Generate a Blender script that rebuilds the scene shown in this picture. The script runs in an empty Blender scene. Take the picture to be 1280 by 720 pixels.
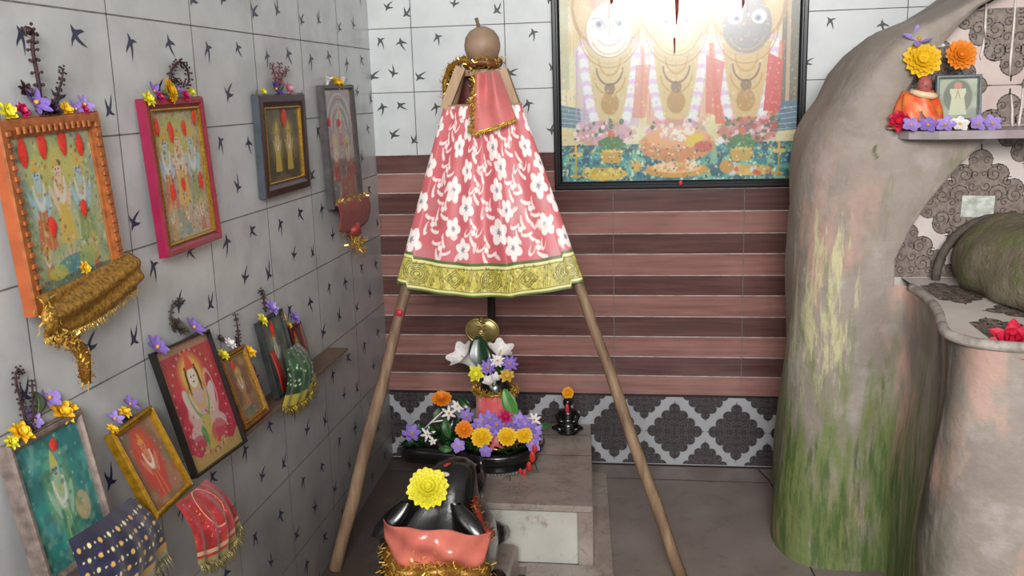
import bpy, math, random
import numpy as np
from mathutils import Vector, Matrix
PI = math.pi
random.seed(7)
C = bpy.context.scene.collection
S = bpy.context.scene

# ------------------------------------------------------------------ camera
CAM = Vector((0.9095, -3.0521, 1.2347)); YAW, PITCH, ROLL = 0.1531, -0.2020, -0.0301; FPX = 1193.45
RC = (Matrix.Rotation(YAW, 3, 'Z') @ Matrix.Rotation(PITCH, 3, 'X') @ Matrix.Rotation(PI/2, 3, 'X') @ Matrix.Rotation(ROLL, 3, 'Z'))
cam = bpy.data.objects.new('camera', bpy.data.cameras.new('camera')); C.objects.link(cam)
cam.matrix_world = Matrix.Translation(CAM) @ RC.to_4x4()
cam.data.sensor_width = 36; cam.data.lens = FPX/1280*36; cam.data.clip_start = 0.05
S.camera = cam
def at(u, v, Y=None, X=None, Z=None):
    """world point on the plane Y / X / Z = value seen at a pixel of the photograph"""
    d = RC @ Vector(((u-640)/FPX, -(v-360)/FPX, -1))
    if Y is not None: t = (Y-CAM.y)/d.y
    elif X is not None: t = (X-CAM.x)/d.x
    else: t = (Z-CAM.z)/d.z
    return CAM + d*t

# ------------------------------------------------------------------ light
w = bpy.data.worlds.new('world'); S.world = w; w.use_nodes = True
bg = w.node_tree.nodes['Background']; bg.inputs[0].default_value = (0.86, 0.93, 1.0, 1); bg.inputs[1].default_value = 1.0
def area(name, loc, target, sx, sy, power, col=(1, 1, 1)):
    l = bpy.data.lights.new(name, 'AREA'); l.shape = 'RECTANGLE'; l.size = sx; l.size_y = sy; l.energy = power; l.color = col
    o = bpy.data.objects.new(name, l); C.objects.link(o); o.location = loc
    o.rotation_euler = (Vector(target)-Vector(loc)).to_track_quat('-Z', 'Y').to_euler(); return o
area('daylight_doorway', (1.02, -4.6, 2.02), (0.9, 0, 0.95), 1.0, 0.85, 125, (1.0, 0.985, 0.96))
area('daylight_side', (1.75, -4.3, 2.1), (1.2, -0.4, 1.1), 0.7, 0.7, 25, (1.0, 0.96, 0.94))
S.view_settings.view_transform = 'Standard'; S.view_settings.look = 'None'
S.view_settings.exposure = 0.0; S.view_settings.gamma = 1; S.view_settings.use_curve_mapping = False

# ------------------------------------------------------------------ colour + materials
def lin(c): return tuple(((x/12.92) if x <= .04045 else ((x+.055)/1.055)**2.4) for x in c)
def hx(h): h = h.lstrip('#'); return tuple(int(h[i:i+2], 16)/255 for i in (0, 2, 4))
def L4(h): return lin(hx(h)) + (1,)
def nmat(name):
    m = bpy.data.materials.new(name); m.use_nodes = True; nt = m.node_tree
    return m, nt, nt.nodes['Principled BSDF']
def mixn(nt, a, b, f):
    n = nt.nodes.new('ShaderNodeMix'); n.data_type = 'RGBA'
    for s, v in ((6, a), (7, b)):
        if isinstance(v, tuple): n.inputs[s].default_value = v
        else: nt.links.new(v, n.inputs[s])
    if isinstance(f, (int, float)): n.inputs[0].default_value = f
    else: nt.links.new(f, n.inputs[0])
    return n.outputs[2]
def coords(nt, scale=(1, 1, 1), loc=(0, 0, 0)):
    t = nt.nodes.new('ShaderNodeTexCoord'); m = nt.nodes.new('ShaderNodeMapping')
    m.inputs['Scale'].default_value = scale; m.inputs['Location'].default_value = loc
    nt.links.new(t.outputs['Object'], m.inputs[0]); return m.outputs[0]
def noise(nt, vec, scale, detail=4, rough=.55, dist=0):
    n = nt.nodes.new('ShaderNodeTexNoise'); n.inputs['Scale'].default_value = scale
    n.inputs['Detail'].default_value = detail; n.inputs['Roughness'].default_value = rough; n.inputs['Distortion'].default_value = dist
    nt.links.new(vec, n.inputs['Vector']); return n.outputs[0]
def ramp(nt, f, a, b):
    n = nt.nodes.new('ShaderNodeMapRange'); n.inputs[1].default_value = a; n.inputs[2].default_value = b; n.clamp = True
    nt.links.new(f, n.inputs[0]); return n.outputs[0]
def mth(nt, op, a, b=None):
    n = nt.nodes.new('ShaderNodeMath'); n.operation = op
    for i, v in enumerate((a, b)):
        if v is None: continue
        if isinstance(v, (int, float)): n.inputs[i].default_value = v
        else: nt.links.new(v, n.inputs[i])
    return n.outputs[0]
def bump(nt, bs, h, strength=.3, dist=.002):
    b = nt.nodes.new('ShaderNodeBump'); b.inputs['Strength'].default_value = strength; b.inputs['Distance'].default_value = dist
    nt.links.new(h, b.inputs['Height']); nt.links.new(b.outputs[0], bs.inputs['Normal'])
MC = {}
def M(hexc, rough=.6, metal=0, var=.12, sc=40, coat=0, bmp=0, hex2=None, sheen=0, sub=0, name=None, alpha=None):
    """plain surface whose colour drifts gently with a noise"""
    key = (hexc, rough, metal, var, sc, coat, bmp, hex2, sheen, sub)
    if key in MC: return MC[key]
    m, nt, bs = nmat(name or 'surface_'+hexc); base = L4(hexc)
    d = L4(hex2) if hex2 else tuple(c*(1-var*2.2) for c in base[:3])+(1,)
    v = coords(nt); f = noise(nt, v, sc, 5)
    nt.links.new(mixn(nt, base, d, ramp(nt, f, .38, .66)), bs.inputs['Base Color'])
    bs.inputs['Roughness'].default_value = rough; bs.inputs['Metallic'].default_value = metal
    bs.inputs['Coat Weight'].default_value = coat; bs.inputs['Coat Roughness'].default_value = .12
    bs.inputs['Sheen Weight'].default_value = sheen
    if bmp: bump(nt, bs, noise(nt, v, sc*2, 4), bmp, .002)
    MC[key] = m; return m
def wood(name, a, b, axis=2, rough=.55, sc=14):
    m, nt, bs = nmat(name); s = [9, 9, 9]; s[axis] = .7
    v = coords(nt, tuple(s)); f = noise(nt, v, sc/4, 6, .6, .5)
    nt.links.new(mixn(nt, L4(a), L4(b), ramp(nt, f, .36, .64)), bs.inputs['Base Color'])
    bs.inputs['Roughness'].default_value = rough; bump(nt, bs, f, .25, .002); return m
def vcol(name, rough=.5, coat=0, metal=0, bmp=0, sheen=0):
    m, nt, bs = nmat(name); a = nt.nodes.new('ShaderNodeAttribute'); a.attribute_name = 'Col'
    nt.links.new(a.outputs['Color'], bs.inputs['Base Color']); bs.inputs['Roughness'].default_value = rough
    bs.inputs['Coat Weight'].default_value = coat; bs.inputs['Metallic'].default_value = metal; bs.inputs['Sheen Weight'].default_value = sheen
    if bmp: bump(nt, bs, noise(nt, coords(nt), 900, 2), bmp, .0008)
    return m
def glassmat(name='picture_glass', rough=.12, ior=1.5, boost=1.0):
    m = bpy.data.materials.new(name); m.use_nodes = True; nt = m.node_tree; nt.nodes.clear()
    o = nt.nodes.new('ShaderNodeOutputMaterial'); mx = nt.nodes.new('ShaderNodeMixShader')
    t = nt.nodes.new('ShaderNodeBsdfTransparent'); g = nt.nodes.new('ShaderNodeBsdfGlossy'); g.inputs['Roughness'].default_value = rough
    ge = nt.nodes.new('ShaderNodeNewGeometry'); dt = nt.nodes.new('ShaderNodeVectorMath'); dt.operation = 'DOT_PRODUCT'
    nt.links.new(ge.outputs['Normal'], dt.inputs[0]); nt.links.new(ge.outputs['Incoming'], dt.inputs[1])
    fr = mth(nt, 'ADD', mth(nt, 'MULTIPLY', mth(nt, 'POWER', mth(nt, 'SUBTRACT', 1.0, mth(nt, 'ABSOLUTE', dt.outputs['Value'])), 5.0), .96), .04)   # same reflectance from both sides
    nt.links.new(mth(nt, 'MINIMUM', mth(nt, 'MULTIPLY', fr, boost), 1.0), mx.inputs[0]); nt.links.new(t.outputs[0], mx.inputs[1]); nt.links.new(g.outputs[0], mx.inputs[2])
    nt.links.new(mx.outputs[0], o.inputs[0]); return m
GLASS = glassmat(); GLASS_BIG = glassmat('poster_glass', .22, 1.5, 1.7)
PRINT = vcol('printed_picture', .55); CLOTHPAINT = vcol('printed_cloth', .55, sheen=.3, bmp=.3); SATIN = vcol('satin_print', .42, sheen=.2)
GOLD = M('#c79a3a', .32, .85, .25, 300, name='gold_metal'); GOLDCLOTH = M('#b98a38', .38, .55, .3, 160, bmp=.6, name='gold_tissue')
TINSEL = M('#ecc25a', .25, .55, .2, 500, name='gold_tinsel'); TINSELDK = M('#a8762e', .35, .5, .3, 400, name='bronze_tinsel')
BLACKSTONE = M('#121112', .26, 0, .2, 26, coat=.5, bmp=.5, name='oiled_black_stone')

# ------------------------------------------------------------------ geometry accumulator
class Geo:
    def __init__(s): s.v = []; s.f = []; s.m = []; s.sm = []; s.T = None
    def add(s, vs, fs, mi=0, smooth=False):
        o = len(s.v)
        s.v += [tuple(s.T @ Vector(p)) for p in vs] if s.T is not None else [tuple(p) for p in vs]
        for f in fs: s.f.append([i+o for i in f]); s.m.append(mi); s.sm.append(smooth)
        return s
    def box(s, x0, x1, y0, y1, z0, z1, mi=0, bev=0):
        if bev <= 0:
            vs = [(x, y, z) for z in (z0, z1) for y in (y0, y1) for x in (x0, x1)]
            return s.add(vs, [(0, 2, 3, 1), (4, 5, 7, 6), (0, 1, 5, 4), (2, 6, 7, 3), (0, 4, 6, 2), (1, 3, 7, 5)], mi)
        b = min(bev, (x1-x0)/2.2, (y1-y0)/2.2, (z1-z0)/2.2)
        def ring(i, z): 
            X0, X1, Y0, Y1 = x0+i, x1-i, y0+i, y1-i; c = b-i if i < b else 0
            c = b
            return [(X0+c, Y0, z), (X1-c, Y0, z), (X1, Y0+c, z), (X1, Y1-c, z), (X1-c, Y1, z), (X0+c, Y1, z), (X0, Y1-c, z), (X0, Y0+c, z)]
        b2 = b*.6
        R = [ring(b2, z0), ring(0, z0+b2), ring(0, z1-b2), ring(b2, z1)]
        vs = sum(R, []); fs = [tuple(range(7, -1, -1)), tuple(range(24, 32))]
        for k in range(3):
            for i in range(8): j = (i+1) % 8; fs.append((k*8+i, k*8+j, k*8+8+j, k*8+8+i))
        return s.add(vs, fs, mi)
    def loft(s, rings, mi=0, smooth=True, cap0=True, cap1=True, closed=True):
        n = len(rings[0]); vs = sum([list(r) for r in rings], []); fs = []
        for k in range(len(rings)-1):
            for i in range(n if closed else n-1):
                j = (i+1) % n; fs.append((k*n+i, k*n+j, (k+1)*n+j, (k+1)*n+i))
        if cap0: fs.append(tuple(range(n-1, -1, -1)))
        if cap1: fs.append(tuple(range((len(rings)-1)*n, len(rings)*n)))
        return s.add(vs, fs, mi, smooth)
    def tube(s, pts, r, n=8, mi=0, smooth=True, caps=True):
        pts = [Vector(p) for p in pts]; rs = r if isinstance(r, (list, tuple)) else [r]*len(pts)
        t0 = (pts[1]-pts[0]).normalized(); a = t0.orthogonal().normalized(); rings = []
        for i, p in enumerate(pts):
            t = (pts[min(i+1, len(pts)-1)]-pts[max(i-1, 0)]); t = t.normalized() if t.length > 1e-9 else t0
            a = (a-a.dot(t)*t); a = a.normalized() if a.length > 1e-6 else t.orthogonal().normalized(); b = t.cross(a)
            rings.append([p+(a*math.cos(2*PI*k/n)+b*math.sin(2*PI*k/n))*rs[i] for k in range(n)])
        return s.loft(rings, mi, smooth, caps, caps)
    def lathe(s, prof, n=24, c=(0, 0, 0), mi=0, smooth=True, cap=True):
        rings = [[(c[0]+r*math.cos(2*PI*k/n), c[1]+r*math.sin(2*PI*k/n), c[2]+z) for k in range(n)] for r, z in prof]
        return s.loft(rings, mi, smooth, cap, cap)
    def ball(s, c, r, n=10, mi=0, squash=(1, 1, 1)):
        prof = [(max(1e-4, r*math.sin(PI*i/n)), -r*math.cos(PI*i/n)) for i in range(n+1)]
        rings = [[(c[0]+q*math.cos(2*PI*k/(n+4))*squash[0], c[1]+q*math.sin(2*PI*k/(n+4))*squash[1], c[2]+z*squash[2]) for k in range(n+4)] for q, z in prof]
        return s.loft(rings, mi, True)
    def grid(s, fn, nu, nv, mi=0, smooth=True, thick=0):
        P = [[Vector(fn(i/nu, j/nv)) for i in range(nu+1)] for j in range(nv+1)]
        vs = sum(P, []); W = nu+1
        fs = [(j*W+i, j*W+i+1, (j+1)*W+i+1, (j+1)*W+i) for j in range(nv) for i in range(nu)]
        if thick:
            N = []
            for j in range(nv+1):
                for i in range(nu+1):
                    du = P[j][min(i+1, nu)]-P[j][max(i-1, 0)]; dv = P[min(j+1, nv)][i]-P[max(j-1, 0)][i]
                    q = du.cross(dv); N.append(q.normalized() if q.length > 1e-12 else Vector((0, 0, 1)))
            K = len(vs); vs = vs+[p-q*thick for p, q in zip(vs, N)]
            fs += [tuple(K+i for i in reversed(f)) for f in list(fs)]
            ed = [(i, i+1) for i in range(nu)]+[(i*W+nu, (i+1)*W+nu) for i in range(nv)]+[(nv*W+i+1, nv*W+i) for i in range(nu)]+[((i+1)*W, i*W) for i in range(nv)]
            fs += [(b, a, a+K, b+K) for a, b in ed]
        return s.add(vs, fs, mi, smooth)
    def prism(s, pts, y0, y1, mi=0):
        n = len(pts); vs = [(x, y0, z) for x, z in pts]+[(x, y1, z) for x, z in pts]
        fs = [tuple(range(n)), tuple(range(2*n-1, n-1, -1))]+[(i, n+i, n+(i+1) % n, (i+1) % n) for i in range(n)]
        return s.add(vs, fs, mi)
    def build(s, name, mats, parent=None, cols=None, **tags):
        me = bpy.data.meshes.new(name); me.from_pydata(s.v, [], s.f)
        for m in (mats if isinstance(mats, (list, tuple)) else [mats]): me.materials.append(m)
        me.polygons.foreach_set('material_index', s.m); me.polygons.foreach_set('use_smooth', s.sm)
        if cols is not None:
            a = me.attributes.new('Col', 'FLOAT_COLOR', 'POINT'); a.data.foreach_set('color', np.asarray(cols, dtype=np.float32).ravel())
        me.update()
        o = bpy.data.objects.new(name, me); C.objects.link(o)
        if parent is not None: o.parent = parent
        tag(o, **tags); return o
def tag(o, label=None, cat=None, group=None, kind=None):
    for k, v in (('label', label), ('category', cat), ('group', group), ('kind', kind)):
        if v: o[k] = v
    return o
def thing(name, label, cat, mat=None, loc=None, group=None):
    o = bpy.data.objects.new(name, None); o.empty_display_size = .05; C.objects.link(o)
    if mat is not None: o.matrix_world = mat
    if loc is not None: o.location = loc
    return tag(o, label, cat, group)
def struct(g, name, mats): return g.build(name, mats, kind='structure')

# ------------------------------------------------------------------ painted art (pigment only)
def smooth_noise(H, W, ny, nx, rng):
    g = rng.random((ny+2, nx+2)); y = np.linspace(0, ny, H); x = np.linspace(0, nx, W)
    yi = y.astype(int); xi = x.astype(int); fy = y-yi; fx = x-xi; fy = fy*fy*(3-2*fy); fx = fx*fx*(3-2*fx)
    a = g[yi][:, xi]; b = g[yi][:, xi+1]; c = g[yi+1][:, xi]; d = g[yi+1][:, xi+1]
    return (a*(1-fx)+b*fx)*(1-fy[:, None])+(c*(1-fx)+d*fx)*fy[:, None]
class Canvas:
    """x 0..asp to the right, y 0..1 upwards"""
    def __init__(s, asp, H, col, seed=1):
        s.H = H; s.W = max(8, int(H*asp)); s.asp = asp; s.a = np.ones((s.H, s.W, 3))*np.array(hx(col)); s.rng = np.random.default_rng(seed)
        s.Y, s.X = np.mgrid[0:s.H, 0:s.W]; s.Y = (s.Y+.5)/s.H; s.X = (s.X+.5)/s.W*asp
    def put(s, mask, col, al=1):
        m = (mask*al)[..., None]; s.a = s.a*(1-m)+np.array(hx(col))*m; return s
    def ell(s, cx, cy, rx, ry, col, al=1, rot=0, soft=.12):
        c, n = math.cos(rot), math.sin(rot); dx, dy = s.X-cx, s.Y-cy
        d = np.sqrt(((dx*c+dy*n)/rx)**2+((-dx*n+dy*c)/ry)**2); return s.put(np.clip((1-d)/soft+.5, 0, 1), col, al)
    def ringe(s, cx, cy, rx, ry, wd, col, al=1, a0=None, a1=None):
        dx, dy = s.X-cx, s.Y-cy; d = np.abs(np.sqrt((dx/rx)**2+(dy/ry)**2)-1)*min(rx, ry)
        m = np.clip((wd-d)/wd*2, 0, 1)
        if a0 is not None: an = np.arctan2(dy, dx); m = m*((an > a0) & (an < a1))
        return s.put(m, col, al)
    def poly(s, pts, col, al=1):
        ins = np.zeros(s.X.shape, bool); n = len(pts)
        for i in range(n):
            x1, y1 = pts[i]; x2, y2 = pts[(i+1) % n]
            if y1 == y2: continue
            ins ^= ((s.Y > min(y1, y2)) & (s.Y <= max(y1, y2)) & (s.X < (s.Y-y1)*(x2-x1)/(y2-y1)+x1))
        return s.put(ins.astype(float), col, al)
    def line(s, pts, wd, col, al=1):
        m = np.zeros(s.X.shape)
        for (x1, y1), (x2, y2) in zip(pts[:-1], pts[1:]):
            dx, dy = x2-x1, y2-y1; L = dx*dx+dy*dy+1e-12; t = np.clip(((s.X-x1)*dx+(s.Y-y1)*dy)/L, 0, 1)
            d = np.hypot(s.X-x1-t*dx, s.Y-y1-t*dy); m = np.maximum(m, np.clip((wd-d)/wd*2, 0, 1))
        return s.put(m, col, al)
    def rect(s, x0, x1, y0, y1, col, al=1): return s.put(((s.X > x0) & (s.X < x1) & (s.Y > y0) & (s.Y < y1)).astype(float), col, al)
    def mottle(s, cols, ny, lo=.5, hi=.8, al=.6, y0=0, y1=1, ax=1):
        for c in cols:
            f = smooth_noise(s.H, s.W, ny, max(2, int(ny*s.asp*ax)), s.rng)
            s.put(np.clip((f-lo)/(hi-lo), 0, 1)*((s.Y >= y0) & (s.Y <= y1)), c, al)
        return s
    def specks(s, n, cols, r0, r1, x0=0, x1=None, y0=0, y1=1, al=.8):
        x1 = s.asp if x1 is None else x1
        for i in range(n):
            cx = s.rng.uniform(x0, x1); cy = s.rng.uniform(y0, y1); r = s.rng.uniform(r0, r1); q = r*s.rng.uniform(.4, 1.2); ro = s.rng.uniform(0, PI)
            j0 = max(0, int((cy-r*1.3)*s.H)); j1 = min(s.H, int((cy+r*1.3)*s.H)+2); i0 = max(0, int((cx-r*1.3)/s.asp*s.W)); i1 = min(s.W, int((cx+r*1.3)/s.asp*s.W)+2)
            if j1 <= j0 or i1 <= i0: continue
            dx = s.X[j0:j1, i0:i1]-cx; dy = s.Y[j0:j1, i0:i1]-cy; c, sn = math.cos(ro), math.sin(ro)
            d = np.sqrt(((dx*c+dy*sn)/r)**2+((-dx*sn+dy*c)/q)**2); m = (np.clip((1-d)/.3, 0, 1)*al)[..., None]
            s.a[j0:j1, i0:i1] = s.a[j0:j1, i0:i1]*(1-m)+np.array(hx(cols[s.rng.integers(len(cols))]))*m
        return s
    def figure(s, cx, y0, h, robe, skin='#8fb0c0', halo='#d8c25a', crown='#d9b040', garland='#e8e0d0'):
        """a crowned standing or seated figure"""
        s.ell(cx, y0+h*.84, h*.17, h*.18, halo, .55, soft=.5)
        s.poly([(cx-h*.16, y0), (cx+h*.16, y0), (cx+h*.09, y0+h*.5), (cx-h*.09, y0+h*.5)], robe, .9)
        s.ell(cx, y0+h*.58, h*.12, h*.17, skin, .9); s.ell(cx-h*.14, y0+h*.5, h*.035, h*.17, skin, .9, .35); s.ell(cx+h*.14, y0+h*.5, h*.035, h*.17, skin, .9, -.35)
        s.ell(cx, y0+h*.8, h*.065, h*.085, skin, 1); s.poly([(cx-h*.07, y0+h*.84), (cx+h*.07, y0+h*.84), (cx, y0+h*1.02)], crown, 1)
        s.ell(cx-h*.025, y0+h*.81, h*.012, h*.01, '#20181a'); s.ell(cx+h*.025, y0+h*.81, h*.012, h*.01, '#20181a'); s.ell(cx, y0+h*.765, h*.02, h*.008, '#a03030')
        s.ringe(cx, y0+h*.72, h*.09, h*.25, h*.022, garland, .85, -PI, 0); s.ringe(cx, y0+h*.72, h*.06, h*.13, h*.012, crown, .9, -PI, 0)
        s.line([(cx-h*.05, y0), (cx-h*.03, y0+h*.42)], h*.012, crown, .8); s.line([(cx+h*.06, y0), (cx+h*.03, y0+h*.42)], h*.012, crown, .8)
        return s
    def lin(s):
        a = np.clip(s.a, 0, 1); r = np.where(a <= .04045, a/12.92, ((a+.055)/1.055)**2.4); return np.concatenate([r, np.ones(r.shape[:2]+(1,))], 2)
def painted(cv, parent, w, h, y, mat=PRINT, name='picture', x0=None, z0=0, **tags):
    """flat print, w x h metres, bottom centre at local origin, facing local -y"""
    H, W = cv.H, cv.W; x0 = -w/2 if x0 is None else x0
    xs = x0+(np.arange(W)/(W-1))*w; zs = z0+(np.arange(H)/(H-1))*h; X, Z = np.meshgrid(xs, zs)
    co = np.stack([X, np.full_like(X, y), Z], 2).reshape(-1, 3); i = np.arange(H*W).reshape(H, W)
    q = np.stack([i[:-1, :-1], i[:-1, 1:], i[1:, 1:], i[1:, :-1]], 2).reshape(-1, 4)
    me = bpy.data.meshes.new(name); me.from_pydata(co.tolist(), [], q.tolist()); me.materials.append(mat)
    a = me.attributes.new('Col', 'FLOAT_COLOR', 'POINT'); a.data.foreach_set('color', cv.lin().astype(np.float32).ravel())
    o = bpy.data.objects.new(name, me); C.objects.link(o); o.parent = parent; return tag(o, **tags)

# ------------------------------------------------------------------ damask + bird ornament as flat inlays
def clip(poly, x0, x1, y0, y1):
    def cut(P, ins, inter):
        out = []
        for i in range(len(P)):
            a, b = P[i-1], P[i]
            if ins(b):
                if not ins(a): out.append(inter(a, b))
                out.append(b)
            elif ins(a): out.append(inter(a, b))
        return out
    def ix(v): return lambda a, b: (v, a[1]+(b[1]-a[1])*(v-a[0])/(b[0]-a[0]))
    def iy(v): return lambda a, b: (a[0]+(b[0]-a[0])*(v-a[1])/(b[1]-a[1]), v)
    for ins, inter in ((lambda p: p[0] >= x0, ix(x0)), (lambda p: p[0] <= x1, ix(x1)), (lambda p: p[1] >= y0, iy(y0)), (lambda p: p[1] <= y1, iy(y1))):
        if len(poly) < 3: return []
        poly = cut(poly, ins, inter)
    return poly
def strip(g, fn, pts, wd, off, mi, rect):
    x0, x1, y0, y1 = rect
    for i in range(len(pts)-1):
        (ax, ay), (bx, by) = pts[i], pts[i+1]
        if not (x0 < ax < x1 and x0 < bx < x1 and y0 < ay < y1 and y0 < by < y1): continue
        dx, dy = bx-ax, by-ay; L = math.hypot(dx, dy)
        if L < 1e-7: continue
        nx, ny = -dy/L*wd/2, dx/L*wd/2; ex, ey = dx*.12, dy*.12
        g.add([fn(ax-nx-ex, ay-ny-ey, off), fn(bx-nx+ex, by-ny+ey, off), fn(bx+nx+ex, by+ny+ey, off), fn(ax+nx-ex, ay+ny-ey, off)], [(0, 1, 2, 3)], mi)
def damask(g, fn, cx, cy, hw, hh, rect, mi, ml, lobes=4, plaque=None, lw=.0016):
    P = []
    for q, (sx, sy) in enumerate(((1, 1), (-1, 1), (-1, -1), (1, -1))):
        seg = []
        for k in range(24):
            t = k/24; x = hw*(1-t); y = hh*t; nl = math.hypot(1/hw, 1/hh)
            b = abs(math.sin(PI*t*lobes))**.6*.15*hw*(1-.35*abs(2*t-1)) - .115*hw + (.115*hw if t < .01 or t > .99 else 0)
            seg.append((sx*(x+b/hw/nl), sy*(y+b/hh/nl)))
        if q in (1, 3):
            seg = [(sx*0, sy*hh)]+[p for p in reversed(seg[1:])]
        P += seg
    P = [(cx+x, cy+y) for x, y in P]; Q = clip(P, *rect)
    if len(Q) > 2:
        R = [Q[0]]
        for p in Q[1:]:
            if math.hypot(p[0]-R[-1][0], p[1]-R[-1][1]) > 1e-5: R.append(p)
        c = None
        full = len(Q) == len(P)
        if full: g.add([fn(cx, cy, .0004)]+[fn(x, y, .0004) for x, y in R], [(0, i+1, (i+1) % len(R)+1) for i in range(len(R))], mi)
        else: g.add([fn(x, y, .0004) for x, y in R], [tuple(range(len(R)))], mi)
    strip(g, fn, P+[P[0]], lw, .0008, ml, rect)
    for sx in (1, -1):
        for sy in (1, -1):
            for (px, py, r, tw, ph) in ((.28, .20, .17, 1.6, 0), (.22, .52, .13, 1.5, 1.2), (.55, .18, .13, 1.5, 2.4), (.10, .33, .09, 1.2, 3), (.43, .40, .09, 1.4, 1), (.1, .74, .07, 1.2, .5), (.76, .09, .07, 1.2, 2), (.09, .10, .08, 1.3, 4), (.40, .07, .07, 1.2, 1), (.07, .52, .07, 1.2, 5), (.62, .30, .06, 1.1, 2), (.30, .62, .06, 1.1, 1)):
                sp = []
                for k in range(15):
                    t = k/14; a = ph+tw*2*PI*t; rr = r*(1-.85*t)
                    sp.append((cx+sx*(px*hw+rr*hw*math.cos(a)), cy+sy*(py*hh+rr*hh*math.sin(a))))
                strip(g, fn, sp, lw*1.1, .0008, ml, rect)
def bird(g, fn, x, y, ang, s, mi, flip=1):
    P = [(0, .52), (.07, .40), (.09, .22), (.40, .12), (.62, -.22), (.22, -.04), (.10, -.10), (.09, -.28), (.24, -.62), (.03, -.40), (-.12, -.60), (-.02, -.28), (-.06, -.06), (-.30, -.02), (-.50, .30), (-.52, .02), (-.22, .02), (-.08, .16), (-.06, .36)]
    P = [(.06, .62), (.15, .44), (.20, .28), (.36, .22), (.52, .02), (.33, .09), (.20, .08), (.16, -.12), (.07, -.34), (-.10, -.64), (-.03, -.34), (.03, -.12), (.04, .06), (-.10, .02), (-.34, -.12), (-.24, .08), (-.08, .22), (.02, .34)]
    c, n = math.cos(ang), math.sin(ang)
    P = [(px*1.25, py) for px, py in P]; Q = [(x+s*(px*flip*c-py*n), y+s*(px*flip*n+py*c)) for px, py in P]
    if flip < 0: Q = Q[::-1]
    g.add([fn(a, b, .0005) for a, b in Q], [tuple(range(len(Q)-1, -1, -1))], mi)
PAT = [(.22, .74, .2, 1), (.50, .36, 2.8, 1), (.72, .80, .5, -1), (.92, .26, 2.4, -1)]
def tile_field(g, fn, xs, zs, mi_bird, mi_grout, seed, s=.026):
    rnd = random.Random(seed)
    for i in range(len(xs)-1):
        for j in range(len(zs)-1):
            for (u, v, a, f) in PAT:
                if (j % 2): u = 1-u; f = -f
                x = xs[i]+(xs[i+1]-xs[i])*u; z = zs[j]+.2*v
                if z > zs[j+1]: continue
                bird(g, fn, x+rnd.uniform(-.004, .004), z+rnd.uniform(-.004, .004), a+rnd.uniform(-.25, .25), s*rnd.uniform(.9, 1.15), mi_bird, f)
    gw = .0028
    for x in xs[1:-1]: g.add([fn(x-gw/2, zs[0], .0003), fn(x+gw/2, zs[0], .0003), fn(x+gw/2, zs[-1], .0003), fn(x-gw/2, zs[-1], .0003)], [(0, 1, 2, 3)], mi_grout)
    for z in zs[1:-1]: g.add([fn(xs[0], z-gw/2, .0003), fn(xs[-1], z-gw/2, .0003), fn(xs[-1], z+gw/2, .0003), fn(xs[0], z+gw/2, .0003)], [(0, 1, 2, 3)], mi_grout)

# ------------------------------------------------------------------ room shell
def tile_white(name, a, b, grime_shade, gz=None):
    m, nt, bs = nmat(name); v = coords(nt); f = noise(nt, v, 9, 4); col = mixn(nt, L4(a), L4(b), ramp(nt, f, .4, .7))
    f2 = noise(nt, v, 3.2, 6, .65); k = ramp(nt, f2, .5, .75)
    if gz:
        s = nt.nodes.new('ShaderNodeSeparateXYZ'); nt.links.new(v, s.inputs[0]); k = mth(nt, 'MAXIMUM', mth(nt, 'MULTIPLY', k, .6), mth(nt, 'MULTIPLY', ramp(nt, mth(nt, 'ADD', s.outputs[2], mth(nt, 'MULTIPLY', f2, -.5)), gz, -.25), 1.4))  # lower tiles turn brown: grime plus the shade down there, put into the colour
    nt.links.new(mixn(nt, col, L4(grime_shade), mth(nt, 'MULTIPLY', k, .55)), bs.inputs['Base Color']); bs.inputs['Roughness'].default_value = .3
    return m
TW_BACK = tile_white('white_bird_tile', '#d3d7d8', '#c5cacc', '#b9b9b2')
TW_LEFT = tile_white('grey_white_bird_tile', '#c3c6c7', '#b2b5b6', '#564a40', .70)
BIRD = M('#333c56', .45, 0, .2, 60, name='navy_bird_print'); BIRD2 = M('#3f454d', .45, 0, .2, 60, name='slate_bird_print')
GROUT = M('#77746f', .8, 0, .2, 30, name='grey_grout'); GROUTL = M('#cfc9c4', .8, 0, .2, 30, name='pale_grout')
def plank_mat(name, a, b, c):
    m, nt, bs = nmat(name); v = coords(nt, (1.0, 1, 22)); f = noise(nt, v, 3, 6, .6, .4); v2 = coords(nt, (1.0, 1, 2.5)); f2 = noise(nt, v2, 3.6, 3)
    col = mixn(nt, L4(a), L4(b), ramp(nt, f, .35, .65)); nt.links.new(mixn(nt, col, L4(c), mth(nt, 'MULTIPLY', ramp(nt, f2, .5, .7), .6)), bs.inputs['Base Color'])
    bs.inputs['Roughness'].default_value = .2; bs.inputs['Specular IOR Level'].default_value = .5; return m
PL_DK = plank_mat('dark_plank_tile', '#6a4a46', '#523836', '#735450'); PL_LT = plank_mat('rose_plank_tile', '#9c726b', '#835b56', '#a87c74')
DM_BG = M('#a9abb0', .35, 0, .05, 10, name='damask_pale'); DM_DK = M('#3a3336', .4, 0, .25, 120, hex2='#2a2528', name='damask_dark'); DM_LN = M('#1e1a1c', .4, name='damask_line')
DM_LN2 = M('#6b6264', .35, name='damask_light_line')

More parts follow.
